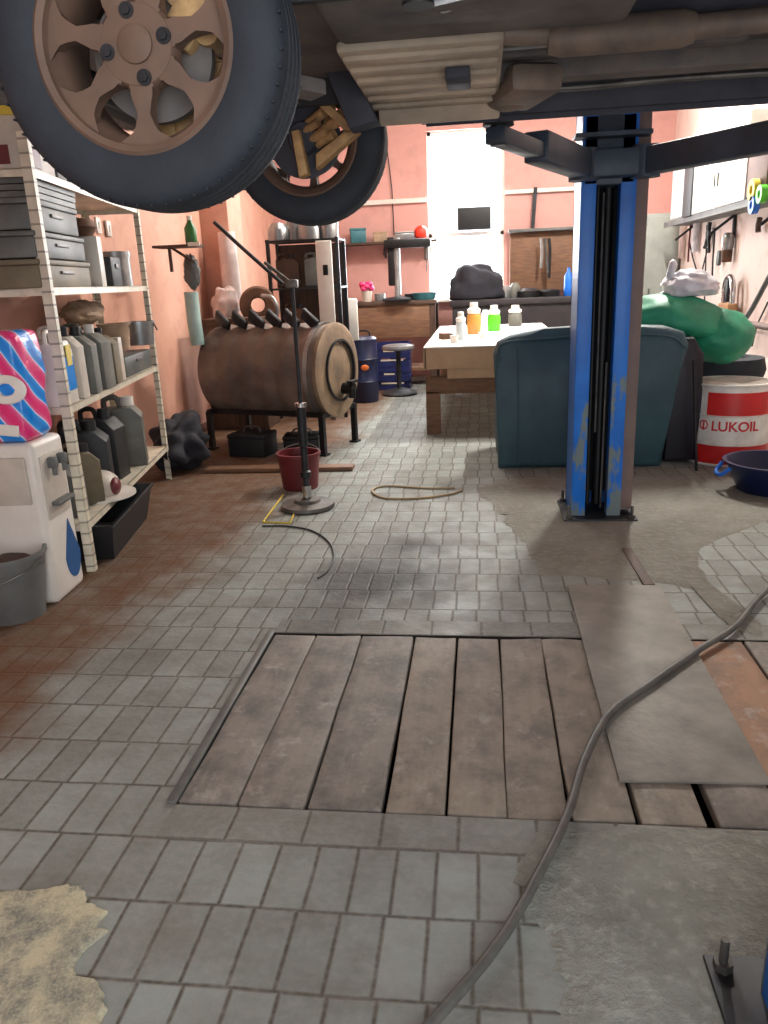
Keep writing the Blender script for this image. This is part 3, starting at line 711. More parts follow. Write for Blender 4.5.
# ------------------------------------------------------------------ drum and basin
dr = T('oil_drum', 'red and white oil drum with lettering beside the sofa', 'drum', (1.84, 5.97, 0), 0)
r = .285
b = B(); b.lathe([(0, .01), (r-.02, .01), (r, 0), (r, .015), (r-.004, .02), (r-.004, .148), (r+.005, .155), (r-.004, .162), (r-.004, .36), (r+.005, .366), (r-.004, .372), (r-.004, .57), (r+.004, .578), (r+.004, .59), (r-.012, .592), (r-.015, .572), (0, .568)], 56); b.done('drum_body', 'drumwhite', dr)
for z0, z1, a0, a1 in ((.012, .15, 3.3, 6.9), (.372, .535, 3.86, 7.2)):
    b = B(); b.lathe([(r-.003, z0), (r-.0015, z0), (r-.0015, z1), (r-.003, z1)], 40, Matrix(), a0, a1); b.done('red_band', 'red', dr)
def text_mesh(body, size, mat, name, bend=None):
    cu = bpy.data.curves.new(name, 'FONT'); cu.body = body; cu.size = size; cu.align_x = 'CENTER'; cu.extrude = .0008; cu.offset = .0022
    o = bpy.data.objects.new(name, cu); COL.objects.link(o)
    dg = bpy.context.evaluated_depsgraph_get(); me = bpy.data.meshes.new_from_object(o.evaluated_get(dg))
    bpy.data.objects.remove(o); bpy.data.curves.remove(cu)
    me.name = name
    if bend:
        for v in me.vertices:
            a = bend[1] + v.co.x/bend[0]; rr = bend[0] + v.co.z; v.co = (rr*math.cos(a), rr*math.sin(a), bend[2] + v.co.y)
    me.materials.clear(); me.materials.append(MT[mat])
    o = bpy.data.objects.new(name, me); COL.objects.link(o); return o
tx = text_mesh('LUKOIL', .098, 'logo', 'lettering', (r - .002, -PI/2 - .12, .262)); tx.parent = dr
b = B(); b.lathe([(.026, 0), (.036, 0), (.036, .0016), (.026, .0016), (.026, 0)], 24, RZ(-PI/2 - .92) @ TR(r - .004, 0, .297) @ RY(PI/2)); b.box(RZ(-PI/2 - .92) @ Vector((r - .002, 0, .29)), (.003, .012, .06), rot=(0, 0, -PI/2 - .92)); b.done('emblem', 'logo', dr)
b = B(); b.lathe([(0, .575), (.1, .58), (.2, .60), (.25, .585), (.27, .574)], 36).wobble(.02, 7, 3, lambda c: 1); b.done('cloth_on_lid', 'offwhite', dr)
bs = T('wash_basin', 'dark blue plastic basin on the floor in front of the drum', 'basin', (1.86, 5.06, 0))
b = B(); b.lathe([(0, .006), (.19, .0), (.205, .01), (.285, .185), (.305, .19), (.305, .2), (.28, .2), (.195, .02), (0, .016)], 48); b.done('bowl', 'basin', bs)
b = B(); b.tube(spline([(-.29, -.09, .17), (-.335, -.05, .12), (-.335, .05, .12), (-.29, .09, .17)], 6), .013, 10); b.done('handle', 'bluehandle', bs)
b = B(); b.lathe([(.22, 0), (.31, .02), (.33, .1), (.31, .19), (.22, .2), (.2, .17), (.2, .03), (.22, 0)], 48); tag(put(b.done('old_tyre', 'tyre'), (1.95, 6.62, .5), rot=(0, 0, 0)), 'black tyre lying on a crate behind the oil drum', 'tyre')
b = B(); b.box((0, 0, .25), (.5, .5, .5), bev=.01); 
for z in (.1, .25, .4): b.box((0, 0, z), (.515, .515, .02))
tag(put(b.done('plastic_crate', 'plastic_black'), (1.95, 6.62, 0)), 'black plastic crate standing behind the oil drum', 'crate')
b = B(); b.cyl((0, 0, 0), (-.06, .05, .78), .011); p = GP(692, 470); tag(put(b.done('thin_rod', 'blacksteel'), (1.535, 5.60, 0), rot=(0, 0, 0)), 'thin black rod leaning between the sofa and the drum', 'rod')

# ------------------------------------------------------------------ work table
tb = T('work_table', 'wooden work table under a white sheet in front of the window', 'table', (.13, 8.6, 0))
X0, X1, Y0, Y1, ZT = -.645, .635, -1.52, 1.55, .805
b = B(); b.box((0, 0, ZT - .006), (X1 - X0, Y1 - Y0, .012), bev=.003); b.done('white_top', 'tablecloth', tb)
b = B(); b.box((0, Y0 + .012, .70), (X1 - X0 - .01, .024, .19), bev=.003).box((0, Y1 - .012, .70), (X1 - X0 - .01, .024, .19)).box((X0 + .012, 0, .70), (.024, Y1 - Y0 - .03, .19)).box((X1 - .012, 0, .70), (.024, Y1 - Y0 - .03, .19)); b.done('apron', 'woodpale', tb)
b = B(); b.box((.1, Y0 + .04, .56), (X1 - X0 - .22, .06, .09), bev=.004); b.done('lower_board', 'woodpale', tb)
b = B(); b.box((0, Y0 + .09, .45), (X1 - X0 - .02, .12, .15), bev=.006).box((0, Y1 - .09, .45), (X1 - X0 - .02, .12, .15), bev=.006); b.done('cross_beam', 'wood', tb)
for sx in (X0 + .08, X1 - .08):
    for sy in (Y0 + .09, Y1 - .09):
        b = B(); b.box((sx, sy, .2), (.13, .12, .4), bev=.006); b.done('leg', 'wood', tb)
def bottle(name, label, px, py, h, r, capm, bodym, cat='bottle', group='bottles on the white table', flare=1.0):
    h *= 1.22; r *= 1.15
    p = GP(px, py, ZT + .0); t = T(name, label, cat, (p.x, p.y, ZT), 0, group)
    b = B(); b.lathe([(0, 0), (r*.92, 0), (r, .01), (r, h*.55), (r*.8, h*.66), (r*.5, h*.72), (r*.5, h*.75), (0, h*.75)], 20); b.done('body', bodym, t)
    b = B(); b.lathe([(r*.62, h*.62), (r*.9*flare, h*.66), (r*.95*flare, h*.78), (r*.6*flare, h*.84), (r*.55*flare, h), (0, h)], 20); b.done('cap', capm, t)
    return t
bottle('spray_bottle', 'amber bottle with a tall white cap, leftmost tall one on the table', 474, 334, .27, .065, 'whitesteel', 'amber')
bottle('spray_bottle', 'short bluish bottle with a white cap near the table front', 461, 340, .22, .045, 'whitesteel', 'clearplastic')
bottle('spray_bottle', 'bright green bottle with a white cap in the middle of table', 494, 331, .23, .062, 'whitesteel', 'greenleaf')
bottle('spray_bottle', 'white bottle with dark base, rightmost on the white table', 515, 326, .2, .07, 'whitesteel', 'canister', flare=1.05)
bottle('spray_bottle', 'clear plastic bottle between the amber and the green bottles', 485, 326, .16, .05, 'clearplastic', 'clearplastic')
p = GP(446, 339, ZT); b = B(); b.box((0, 0, .03), (.12, .16, .06), bev=.008); tag(put(b.done('small_box', 'rust'), (p.x, p.y, ZT), .3), 'small rust-brown box lying on the left front of the table', 'box')
p = GP(451, 343, ZT); b = B(); b.lathe([(0, 0), (.032, 0), (.04, .07), (.036, .07), (.03, .005), (0, .005)], 20); tag(put(b.done('paper_cup', 'white'), (p.x + .03, p.y, ZT)), 'small white cup beside the brown box on the table', 'cup')
p = GP(479, 337, ZT); b = B(); b.lathe([(0, 0), (.03, 0), (.038, .06), (.034, .06), (.028, .005), (0, .005)], 20); tag(put(b.done('paper_cup', 'white'), (p.x + .03, p.y - .15, ZT)), 'white cup standing in front of the amber bottle', 'cup')

# ------------------------------------------------------------------ left shelf rack
SB = Vector((-2.005, 3.56, 0)); SA = math.atan2(.18, .983)
sr = T('shelf_rack', 'cream slotted-steel shelf rack along the left wall', 'shelf', SB, SA)      # local y runs along the rack, -x to the wall
LY, DX = 2.0, .39
ZS = [.26, .865, 1.43, 1.95]
for x in (0, -DX):
    for y in (0, LY):
        b = B(); sx = 1 if x == 0 else -1; sy = 1 if y == 0 else -1
        b.box((x - sx*.0015, y + sy*.022, 1.05), (.003, .044, 2.1)).box((x - sx*.022, y + sy*.0015, 1.05), (.044, .003, 2.1))
        b.done('upright', 'slotted', sr)
for i, z in enumerate(ZS):
    b = B(); b.box((-DX/2, LY/2, z - .003), (DX - .008, LY - .008, .006)).box((-.006, LY/2, z - .018), (.004, LY - .01, .036)).box((-DX + .006, LY/2, z - .018), (.004, LY - .01, .036)).box((-DX/2, .006, z - .018), (DX - .01, .004, .036)).box((-DX/2, LY - .006, z - .018), (DX - .01, .004, .036))
    b.done('shelf_board', 'shelfsteel', sr)
SM = Matrix.Translation(SB) @ RZ(SA)
def onshelf(o, x, y, z, rz=0): o.location = SM @ Vector((x, y, z)); o.rotation_euler = (0, 0, SA + rz); return o
def case(name, label, mat, size, x, y, z, rz=0, lid=True, cat='box', group=None, m2=None):
    t = T(name, label, cat, (0, 0, 0), 0, group); sx, sy, sz = size
    b = B(); b.box((0, 0, sz*.40), (sx, sy, sz*.8), bev=.008); b.done('body', mat, t)
    if lid: b = B(); b.box((0, 0, sz*.9), (sx + .012, sy + .012, sz*.2), bev=.006); b.done('lid', m2 or mat, t)
    b = B(); b.box((sx/2 + .004, 0, sz*.55), (.01, sy*.25, sz*.12), bev=.002); b.done('latch', 'steel', t)
    return onshelf(t, x, y, z, rz)
def jerry(name, label, mat, size, x, y, z, rz=0, capm='plastic_black', handle=True, cat='canister', group=None):
    t = T(name, label, cat, (0, 0, 0), 0, group); sx, sy, sz = size
    b = B()
    P = [(-sx/2, 0), (sx/2, 0), (sx/2, sz*.72), (sx*.28, sz*.86), (sx*.05, sz*.88), (-sx*.1, sz*.84), (-sx/2, sz*.84)]
    b.prism(P, -sy/2, sy/2, RX(PI/2), bev=.012); b.done('body', mat, t)
    b = B(); b.cyl((sx*.16, 0, sz*.87), (sx*.16, 0, sz), min(sx, sy)*.2, seg=16); b.done('cap', capm, t)
    if handle:
        b = B(); b.tube(spline([(-sx*.42, 0, sz*.83), (-sx*.38, 0, sz*.98), (-sx*.1, 0, sz*.99), (-sx*.02, 0, sz*.85)], 5), min(sx, sy)*.09, 8); b.done('handle', mat, t)
    return onshelf(t, x, y, z, rz)
z = ZS[2]
case('metal_case', 'khaki steel case, lowest of the stack on the third shelf', 'khaki', (.33, .78, .13), -.2, .38, z)
case('metal_case', 'brown-grey steel case, second from the bottom of the shelf stack', 'boxgrey', (.33, .74, .12), -.2, .36, z + .135)
case('metal_case', 'large grey case under the pile of flat trays', 'boxgrey', (.33, .66, .14), -.2, .34, z + .26)
for k in range(3):
    b = B(); b.box((0, 0, .008), (.34, .64, .006)).box((.168, 0, .012), (.006, .64, .024)).box((-.168, 0, .012), (.006, .64, .024)).box((0, .318, .012), (.34, .006, .024)).box((0, -.318, .012), (.34, .006, .024))
    o = b.done('flat_tray', 'boxgrey'); tag(o, ['flat grey tray, lowest of three piled on the large grey case', 'flat grey tray in the middle of the three piled trays', 'flat grey tray on top of the pile, under the top shelf'][k], 'tray', 'flat trays on the shelf rack'); onshelf(o, -.2, .34 + k*.01, z + .402 + k*.03)
b = B(); b.box((0, 0, .14), (.26, .09, .28), bev=.004); o = tag(b.done('white_carton', 'white'), 'upright white carton right of the steel cases on the shelf', 'carton'); onshelf(o, -.15, .98, z)
case('black_box', 'black box between the white carton and the silver tin', 'plastic_black', (.28, .22, .22), -.17, 1.32, z, lid=False)
tn = T('silver_tin', 'round silver tin at the far end of the third shelf', 'tin'); b = B(); b.lathe([(0, 0), (.1, 0), (.1, .2), (0, .2)], 28); b.done('body', 'greysilver', tn); b = B(); b.lathe([(.1, .19), (.106, .19), (.106, .225), (0, .225)], 28); b.done('lid', 'greysilver', tn); onshelf(tn, -.14, 1.72, z)
b = B(); b.lathe([(0, 0), (.09, 0), (.12, .05), (.1, .09), (0, .11)], 24); o = tag(b.done('brown_bowl', 'rust'), 'upturned brown bowl on the upright white carton', 'bowl'); onshelf(o, -.15, 1.0, z + .283)
# second shelf
z = ZS[1]
lj = jerry('labelled_jug', 'white and blue jug with a yellow label on the second shelf', 'white', (.2, .13, .36), -.08, .12, z, PI/2, 'packblue')
b = B(); b.box((0, -.069, .15), (.14, .004, .16)); b.done('blue_label', 'packblue', lj); b = B(); b.box((.01, -.072, .24), (.07, .004, .1)); b.done('yellow_label', 'yellow', lj)
jerry('oil_canister', 'cream oil canister next to the labelled jug', 'offwhite', (.22, .1, .37), -.12, .33, z)
jerry('oil_canister', 'grey oil canister with handle, left of the two grey ones', 'canister', (.26, .14, .36), -.13, .52, z, .1)
jerry('oil_canister', 'grey oil canister with pale handle, right of the two grey ones', 'canister', (.26, .14, .36), -.12, .74, z, -.1, 'white')
jerry('flat_canister', 'slim khaki canister beside the white carton', 'khaki', (.28, .12, .33), -.14, .96, z)
b = B(); b.box((0, 0, .13), (.24, .08, .26), bev=.004); o = tag(b.done('white_carton', 'offwhite'), 'upright off-white carton on the second shelf below the tan roll', 'carton'); onshelf(o, -.14, 1.13, z)
def pot(name, label, mat, r, h, x, y, z):
    t = T(name, label, 'pot'); b = B(); b.lathe([(0, 0), (r*.86, 0), (r, h), (r + .008, h), (r + .008, h - .01), (r - .008, h - .006), (r*.84, .01), (0, .01)], 28); b.done('body', mat, t)
    b = B(); b.tube([(r*math.cos(a), r*math.sin(a), h*.9 - abs(math.sin(a))*.0 + .09*math.sin(a)*0) for a in (0,)] + [(r + .02, 0, h*.6)], .006, 6); b.done('handle', 'steel', t)
    return onshelf(t, x, y, z)
pot('tin_pail', 'pinkish tin pail on top of the blue-grey box', 'tan', .1, .17, -.12, 1.4, z + .165)
pot('tin_pail', 'pale enamel pail at the outer end of the second shelf', 'greysilver', .105, .16, -.06, 1.82, z + .165)
case('grey_box', 'low blue-grey box holding up the two tin pails', 'boxgrey', (.3, .7, .16), -.17, 1.55, z, lid=False)
b = B(); b.ell((0, 0, 0), (.10, .28, .075), 28, 16, .3, 3, 2); o = tag(b.done('cloth_roll', 'tan', ang=75), 'rolled tan cloth lying over the pails behind', 'cloth'); onshelf(o, -.27, 1.30, z + .415)
# lowest shelf
z = ZS[0]
jerry('dark_jug', 'dark grey jug at the near end of the lowest shelf', 'greyplastic', (.25, .16, .3), -.2, .2, z)
jerry('dark_jug', 'tall black canister behind the white-brimmed cap', 'plastic_black', (.28, .2, .42), -.2, .72, z, .2)
jerry('dark_jug', 'black canister, second on the lowest shelf from the far end', 'plastic_black', (.26, .18, .44), -.2, 1.05, z, -.1)
jerry('glass_jug', 'greenish-grey tall canister at the far end of the lowest shelf', 'canister', (.26, .22, .46), -.15, 1.42, z, .2, 'white')
jerry('tall_carton', 'brownish tall canister near the lowest shelf end upright', 'khaki', (.2, .14, .34), -.14, .42, z, .5)
ct = T('peaked_cap', 'pale cap with a red patch and a white brim on the lowest shelf', 'cap')
b = B(); b.ell((0, 0, .05), (.12, .13, .1), 24, 14, flat=-.045); b.done('crown', 'offwhite', ct); b = B(); b.lathe([(0, 0), (.2, 0), (.2, .012), (0, .016)], 32); b.done('brim', 'white', ct); b = B(); b.ell((.1, -.03, .06), (.03, .06, .05)); b.done('red_patch', 'bucketred', ct); onshelf(ct, -.13, .86, z + .002)
ct.location = SM @ Vector((-.1, .58, z)); 
# under the rack
tu = T('storage_tub', 'dark plastic tub on the floor under the shelf rack', 'tub')
b = B(); P = [(-.19, -.38), (.19, -.38), (.19, .38), (-.19, .38)]
def frustum(b, w0, l0, w1, l1, h, th=.012):
    o0 = [(-w0, -l0), (w0, -l0), (w0, l0), (-w0, l0)]; o1 = [(-w1, -l1), (w1, -l1), (w1, l1), (-w1, l1)]; i1 = [(x*.94, y*.97) for x, y in o1]; i0 = [(x*.92, y*.95) for x, y in o0]
    R = [[b.bm.verts.new((x, y, zz)) for x, y in q] for q, zz in ((o0, 0), (o1, h), (i1, h), (i0, th))]
    for a, c in zip(R, R[1:]):
        for i in range(4): b.bm.faces.new((a[i], a[(i+1) % 4], c[(i+1) % 4], c[i]))
    b.bm.faces.new(R[0][::-1]); b.bm.faces.new(R[-1]); return b
frustum(b, .16, .38, .20, .46, .215); b.done('body', 'plastic_black', tu); b = B(); b.box((.2, 0, .205), (.025, .93, .02), bev=.004).box((-.2, 0, .205), (.025, .93, .02), bev=.004); b.done('rim', 'plastic_black', tu)
onshelf(tu, -.11, .56, 0)
b = B(); b.ell((0, 0, .2), (.22, .3, .22), 48, 30, .4, 2.2, 5, flat=-.2); o = tag(b.done('rubbish_bag', 'cloth_black', ang=75), 'black rubbish bag slumped past the tub by the rack end', 'bag'); onshelf(o, .02, 2.32, .008)
# top shelf
z = ZS[3]
wb = T('white_box', 'white box with red print on the top shelf', 'box'); b = B(); b.box((0, 0, .11), (.3, .36, .22), bev=.004); b.done('body', 'offwhite', wb)
b = B(); b.box((0, -.182, .06), (.15, .003, .08)).box((.152, -.08, .06), (.003, .14, .09)).box((.152, -.06, .15), (.003, .1, .025)); b.done('red_print', 'bucketred', wb); onshelf(wb, -.17, .2, z)
b = B()
b.box((0, 0, .02), (.32, .34, .04), bev=.003); o = tag(b.done('yellow_file', 'yellow'), 'yellowish flat folder on top of the white box', 'folder'); onshelf(o, -.17, .2, z + .222)
case('dark_case', 'dark case on top of the yellowish folder', 'boxgrey', (.3, .3, .2), -.18, .2, z + .264, cat='case')
case('grey_case', 'long grey carton on the top shelf right of the white box', 'boxgrey', (.3, .7, .2), -.18, .8, z, cat='case')
# wall fittings
for i, (px, py) in enumerate(((108, 225), (121, 228))):
    q = AXW(px, py, -2.86); y = q.y
    t = T('wall_switch', ['white wall switch, left one of the pair above the shelf', 'white wall switch, right one of the pair above the shelf'][i], 'switch', (lw_x(y) + .006, y, q.z), SA, 'wall switches')
    b = B(); b.box((0, 0, 0), (.02, .12, .12), bev=.006); b.done('plate', 'white', t); b = B(); b.box((.012, 0, 0), (.012, .04, .05), rot=(0, .12, 0), bev=.003); b.done('rocker', 'whitesteel', t)

# ------------------------------------------------------------------ water cooler, pack, bucket
wc = T('water_dispenser', 'white floor water dispenser with a blue drop at the left edge', 'water dispenser', (-2.145, 3.27, 0), SA*.4)
b = B(); b.box((0, 0, .385), (.33, .30, .77), bev=.03, seg=3); b.done('cabinet', 'white', wc)
b = B(); b.box((0, -.152, .6), (.25, .02, .22), bev=.01).box((.166, 0, .55), (.012, .22, .3), bev=.006); b.done('tap_panel', 'offwhite', wc)
for i, yy in enumerate((-.04, .06)):
    b = B(); b.box((.19, yy, .66), (.045, .03, .05), bev=.008).cyl((.195, yy, .64), (.195, yy, .6), .011, seg=12); b.done('tap', 'greyplastic', wc)
b = B(); b.box((.185, .01, .47), (.05, .17, .02), bev=.006); b.done('drip_tray', 'greyplastic', wc)
b = B()
P = [(.0, .36)] + [(-.075*math.cos(a)*(1), .18 - .115*math.sin(a)) for a in [0 + PI*k/12 for k in range(13)]][::1]
b.prism([(y, zz) for y, zz in P], .164, .1685, Matrix(((0,0,1,0),(1,0,0,0),(0,1,0,0),(0,0,0,1))) @ TR(.06, 0, 0)); b.done('blue_drop', 'dropblue', wc)
pk = T('detergent_pack', 'pink and blue plastic pack with white letter on the dispenser', 'pack', (-2.14, 3.25, .772), SA*.4)
def pack_mat():
    n = N('pack_print'); v = n.coord(1)
    wv = n.new('ShaderNodeTexWave'); wv.wave_type = 'BANDS'; wv.bands_direction = 'DIAGONAL'; n.link(v, wv.inputs['Vector'])
    wv.inputs['Scale'].default_value = 3.2; wv.inputs['Distortion'].default_value = 2.5; wv.inputs['Detail'].default_value = 1
    r = n.new('ShaderNodeValToRGB'); e = r.color_ramp.elements; r.color_ramp.interpolation = 'EASE'
    e[0].position = .0; e[0].color = lin((20,130,225)); e[1].position = 1; e[1].color = lin((226,50,120))
    for p_, c_ in ((.3, (30,150,235)), (.42, (225,225,245)), (.55, (226,90,150))): q = e.new(p_); q.color = lin(c_)
    n.link(wv.outputs['Fac'], r.inputs['Fac']); n.link(r.outputs['Color'], n.b.inputs['Base Color']); n.b.inputs['Roughness'].default_value = .25
    n.link(n.bump(n.noise(v, 18, 3), .3, .01), n.b.inputs['Normal']); return n.m
MT['pack'] = pack_mat()
b = B(); b.box((0, 0, .24), (.32, .26, .48), bev=.05, seg=3); b.sub(2); b.wobble(.02, 6, 2, lambda c: min(1, c.z*8)); b.done('bag', 'pack', pk)
b = B(); b.lathe([(.03, 0), (.072, 0), (.075, .006), (.07, .01), (.034, .01), (.03, 0)], 28, TR(.095, -.134, .24) @ RX(PI/2) @ Matrix.Diagonal((1.25, .85, 1, 1))); b.done('letter', 'whitesteel', pk)
b = B(); b.box((0, -.134, .07), (.24, .008, .05), rot=(.0, .12, 0), bev=.003); b.done('white_flash', 'whitesteel', pk)
bu = T('grey_bucket', 'grey bucket full of scraps on the floor at the left edge', 'bucket', (-2.12, 3.02, 0))
b = B(); b.lathe([(0, 0), (.13, 0), (.17, .29), (.178, .29), (.178, .305), (.163, .305), (.125, .012), (0, .012)], 36); b.done('pail', 'greyplastic', bu)
b = B(); b.lathe([(.155, .25), (.08, .27), (0, .26)], 24).wobble(.03, 16, 1); b.done('scraps', 'wooddark', bu)
b = B(); b.tube(spline([(-.176, 0, .28), (-.14, -.11, .24), (0, -.18, .2), (.14, -.11, .24), (.176, 0, .28)], 5), .004, 6); b.done('handle', 'steel', bu)

# ------------------------------------------------------------------ big barrel on its stand
BR, BL = .385, 1.16
ba = T('barrel_tank', 'big rusty ribbed barrel lying on a steel stand', 'barrel', (-1.78, 6.72, 0), -.30)
def bm_(x, z=.68): return TR(x, 0, z) @ RY(PI/2)
b = B(); prof = [(0, -BL/2 - .05), (.2, -BL/2 - .045), (.36, -BL/2 - .01), (BR - .01, -BL/2)]
nr = 6
for k in range(nr):
    xa = -BL/2 + BL*(k + .5)/nr; prof += [(BR - .012, xa - .085), (BR, xa - .05), (BR + .012, xa), (BR, xa + .05), (BR - .012, xa + .085)]
prof += [(BR - .01, BL/2)]
b.lathe(prof, 56, bm_(0)); b.done('shell', 'barrel', ba)
b = B(); b.lathe([(BR - .012, BL/2 - .02), (BR + .012, BL/2 - .01), (BR + .012, BL/2 + .02), (BR - .01, BL/2 + .03), (.34, BL/2 + .03), (.255, BL/2 + .045), (.25, BL/2 + .02), (.2, BL/2 + .035), (0, BL/2 + .05)], 56, bm_(0)); b.done('end_cap', 'barrelend', ba)
b = B(); b.lathe([(.245, BL/2 + .036), (.262, BL/2 + .036), (.262, BL/2 + .062), (.245, BL/2 + .062), (.245, BL/2 + .036)], 48, bm_(0)); b.done('door_ring', 'darksteel', ba)
b = B(); b.cyl((BL/2 + .03, .05, .52), (BL/2 + .14, .05, .52), .05).cyl((BL/2 + .12, .05, .52), (BL/2 + .12, .05, .44), .03).box((BL/2 + .13, .05, .58), (.05, .13, .02)); b.done('drain_tap', 'blacksteel', ba)
for k in range(6):
    x = -BL/2 + .12 + k*.175
    b = B(); b.box((x, -.10, .68 + BR + .045), (.19, .03, .10), rot=(.25, .62, -.25), bev=.003); b.done('heat_fin', 'darksteel', ba)
b = B(); b.lathe([(BR + .012, -.02), (BR + .02, -.02), (BR + .02, .02), (BR + .012, .02), (BR + .012, -.02)], 56, bm_(.5)); b.done('steel_strap', 'greysilver', ba)
b = B()
for y in (-.24, .24): b.box((0, y, .335), (1.2, .04, .04))
for x in (-.56, .58): b.box((x, 0, .335), (.04, .62, .04))
b.done('stand_frame', 'blacksteel', ba)
for x in (-.56, .58):
    for y in (-.3, .3): b = B(); b.box((x, y, .17), (.045, .045, .34)).box((x, y, .008), (.08, .08, .016)); b.done('leg', 'blacksteel', ba)
# scrap under the barrel
for i, (x, y, sx, sy, sz, m, nm, lb) in enumerate(((-1.95, 6.35, .34, .26, .2, 'plastic_black', 'toolbox', 'dark toolbox under the near side of the barrel, left one'), (-1.52, 6.38, .3, .24, .17, 'blacksteel', 'toolbox', 'black toolbox under the near side of the barrel, right one'))):
    t = T(nm, lb, 'toolbox', (x, y, 0), -.2 + .3*i); b = B(); b.box((0, 0, sz*.4), (sx, sy, sz*.8), bev=.01); b.done('body', m, t); b = B(); b.box((0, 0, sz*.88), (sx + .01, sy + .01, sz*.22), bev=.012); b.done('lid', m, t); b = B(); b.tube(spline([(-.08, 0, sz*.97), (-.06, 0, sz + .04), (.06, 0, sz + .04), (.08, 0, sz*.97)], 4), .009, 8); b.done('handle', 'steel', t)
# ------------------------------------------------------------------ round-based stand and bucket
sd = T('round_base_stand', 'thin steel pole on a round flat base beside the dark red bucket', 'stand', (-1.12, 4.72, 0))
b = B(); b.lathe([(0, 0), (.17, 0), (.178, .012), (.17, .03), (.09, .042), (.08, .06), (.04, .065), (0, .065)], 40); b.done('base', 'steel', sd)
b = B(); b.lathe([(.02, .06), (.02, .2), (.034, .21), (.034, .24), (.022, .25), (.022, .4), (.03, .41), (.03, .66), (.02, .665), (0, .665)], 20); b.done('lower_tube', 'darksteel', sd)
b = B(); b.lathe([(.03, .655), (.038, .66), (.038, .685), (.02, .69), (.0, .69)], 20).lathe([(.022, .07), (.03, .07), (.03, .15), (.022, .15)], 20); b.done('collar', 'chrome', sd)
b = B(); b.cyl((0, 0, .68), (.0, 0, 1.38), .0125, seg=14); b.done('pole', 'darksteel', sd)
b = B(); b.box((0, 0, 1.40), (.07, .05, .05), bev=.008).cyl((0, 0, 1.40), (-.17, .05, 1.53), .011, seg=10); b.done('head', 'steel', sd)
rb_ = T('red_bucket', 'dark red plastic bucket behind the round-based stand', 'bucket', (-1.285, 5.24, 0))
b = B(); b.lathe([(0, 0), (.125, 0), (.15, .24), (.158, .24), (.158, .258), (.142, .258), (.12, .012), (0, .012)], 36); b.done('pail', 'bucketred', rb_)
b = B(); b.tube(spline([(-.156, 0, .235), (-.11, .1, .27), (0, .15, .29), (.11, .1, .27), (.156, 0, .235)], 5), .004, 6); b.done('handle', 'steel', rb_)

# ------------------------------------------------------------------ pier: hanging things
def wx(px, py, Y): return AY(px, py, Y)
q = wx(228, 262, 8.45)
b = B(); b.tube([wx(226, 232, 8.42), wx(231, 280, 8.42), wx(233, 300, 8.42)], [.09, .1, .1], 16)
tag(b.done('white_roll', 'glove'), 'pale fabric roll standing against the left pier', 'roll')
b = B(); c = wx(226, 308, 8.3); b.ell(c, (.15, .12, .22), 28, 18, .4, 3, 6)
tag(b.done('white_rag', 'glove', ang=75), 'bunched pinkish-white rag on top of the barrel, left end', 'rag')
b = B(); c = wx(258, 305, 8.0); b.lathe([(.09, -.09), (.17, -.09), (.19, -.05), (.19, .05), (.17, .09), (.09, .09), (.07, 0), (.09, -.09)], 32, TR(*c) @ RZ(.3) @ RX(PI/2))
tag(b.done('hose_coil', 'rust'), 'brown coil of hose with a bright band above the barrel', 'hose coil')
b = B(); c = wx(271, 305, 7.95); b.tube(spline([wx(262, 296, 7.9), wx(272, 298, 7.86), wx(277, 308, 7.86), wx(276, 318, 7.9)], 5), .025, 10); tag(b.done('bright_clamp', 'greysilver'), 'bright metal clamp strap on the brown coil', 'clamp')
b = B(); b.tube([wx(214, 222, 7.2), wx(240, 246, 7.2), wx(283, 284, 7.2)], .018, 10); tag(b.done('slanting_rod', 'darksteel'), 'dark rod slanting down across the pier towards the rack', 'rod')
b = B(); b.tube([wx(191, 292, 6.6), wx(194, 320, 6.6), wx(198, 345, 6.6)], .06, 18); tag(b.done('pale_tube', 'pipegreen'), 'pale green upright tube behind the left end of the barrel', 'tube')
q = wx(192, 246, 6.6)
t = T('wall_bracket_shelf', 'small dark shelf on the left wall carrying a green bottle', 'shelf', (q.x, q.y, q.z)); b = B(); b.box((-.12, 0, 0), (.36, .25, .02)).box((-.2, 0, -.1), (.02, .03, .2)).box((-.1, 0, -.06), (.25, .02, .02), rot=(0, .6, 0)); b.done('board', 'wooddark', t); b = B(); b.box((.06, -.12, .008), (.1, .012, .03)); b.done('front_lip', 'whitesteel', t)
t = T('green_bottle', 'green bottle on the small dark wall shelf', 'bottle', (q.x - .0, q.y, q.z + .012)); b = B(); b.lathe([(0, 0), (.045, 0), (.05, .02), (.05, .13), (.02, .18), (.02, .2), (0, .2)], 20); b.done('body', 'greenbottle', t); b = B(); b.lathe([(.022, .19), (.022, .225), (0, .225)], 16); b.done('cap', 'white', t)
b = B(); c = wx(192, 272, 6.7); b.ell(c, (.07, .05, .14), 20, 14, .3, 3, 1); tag(b.done('grey_cloth', 'greyplastic'), 'grey cloth hanging below the small wall shelf', 'cloth')
# dark cabinet behind the barrel, left
b = B(); cb = T('dark_cabinet', 'dark brown cabinet standing behind the barrel by the pier', 'cabinet', (-2.42, 7.75, 0)); b.box((0, 0, .55), (.6, .45, 1.1), bev=.01); b.done('body', 'wooddark', cb)
for x in (-.15, .15): b = B(); b.box((x, -.232, .55), (.28, .016, 1.02), bev=.004); d = b.done('door', 'wooddark', cb); b = B(); b.cyl((x*.3, -.24, .6), (x*.3, -.265, .6), .014); b.done('knob', 'steel', d)

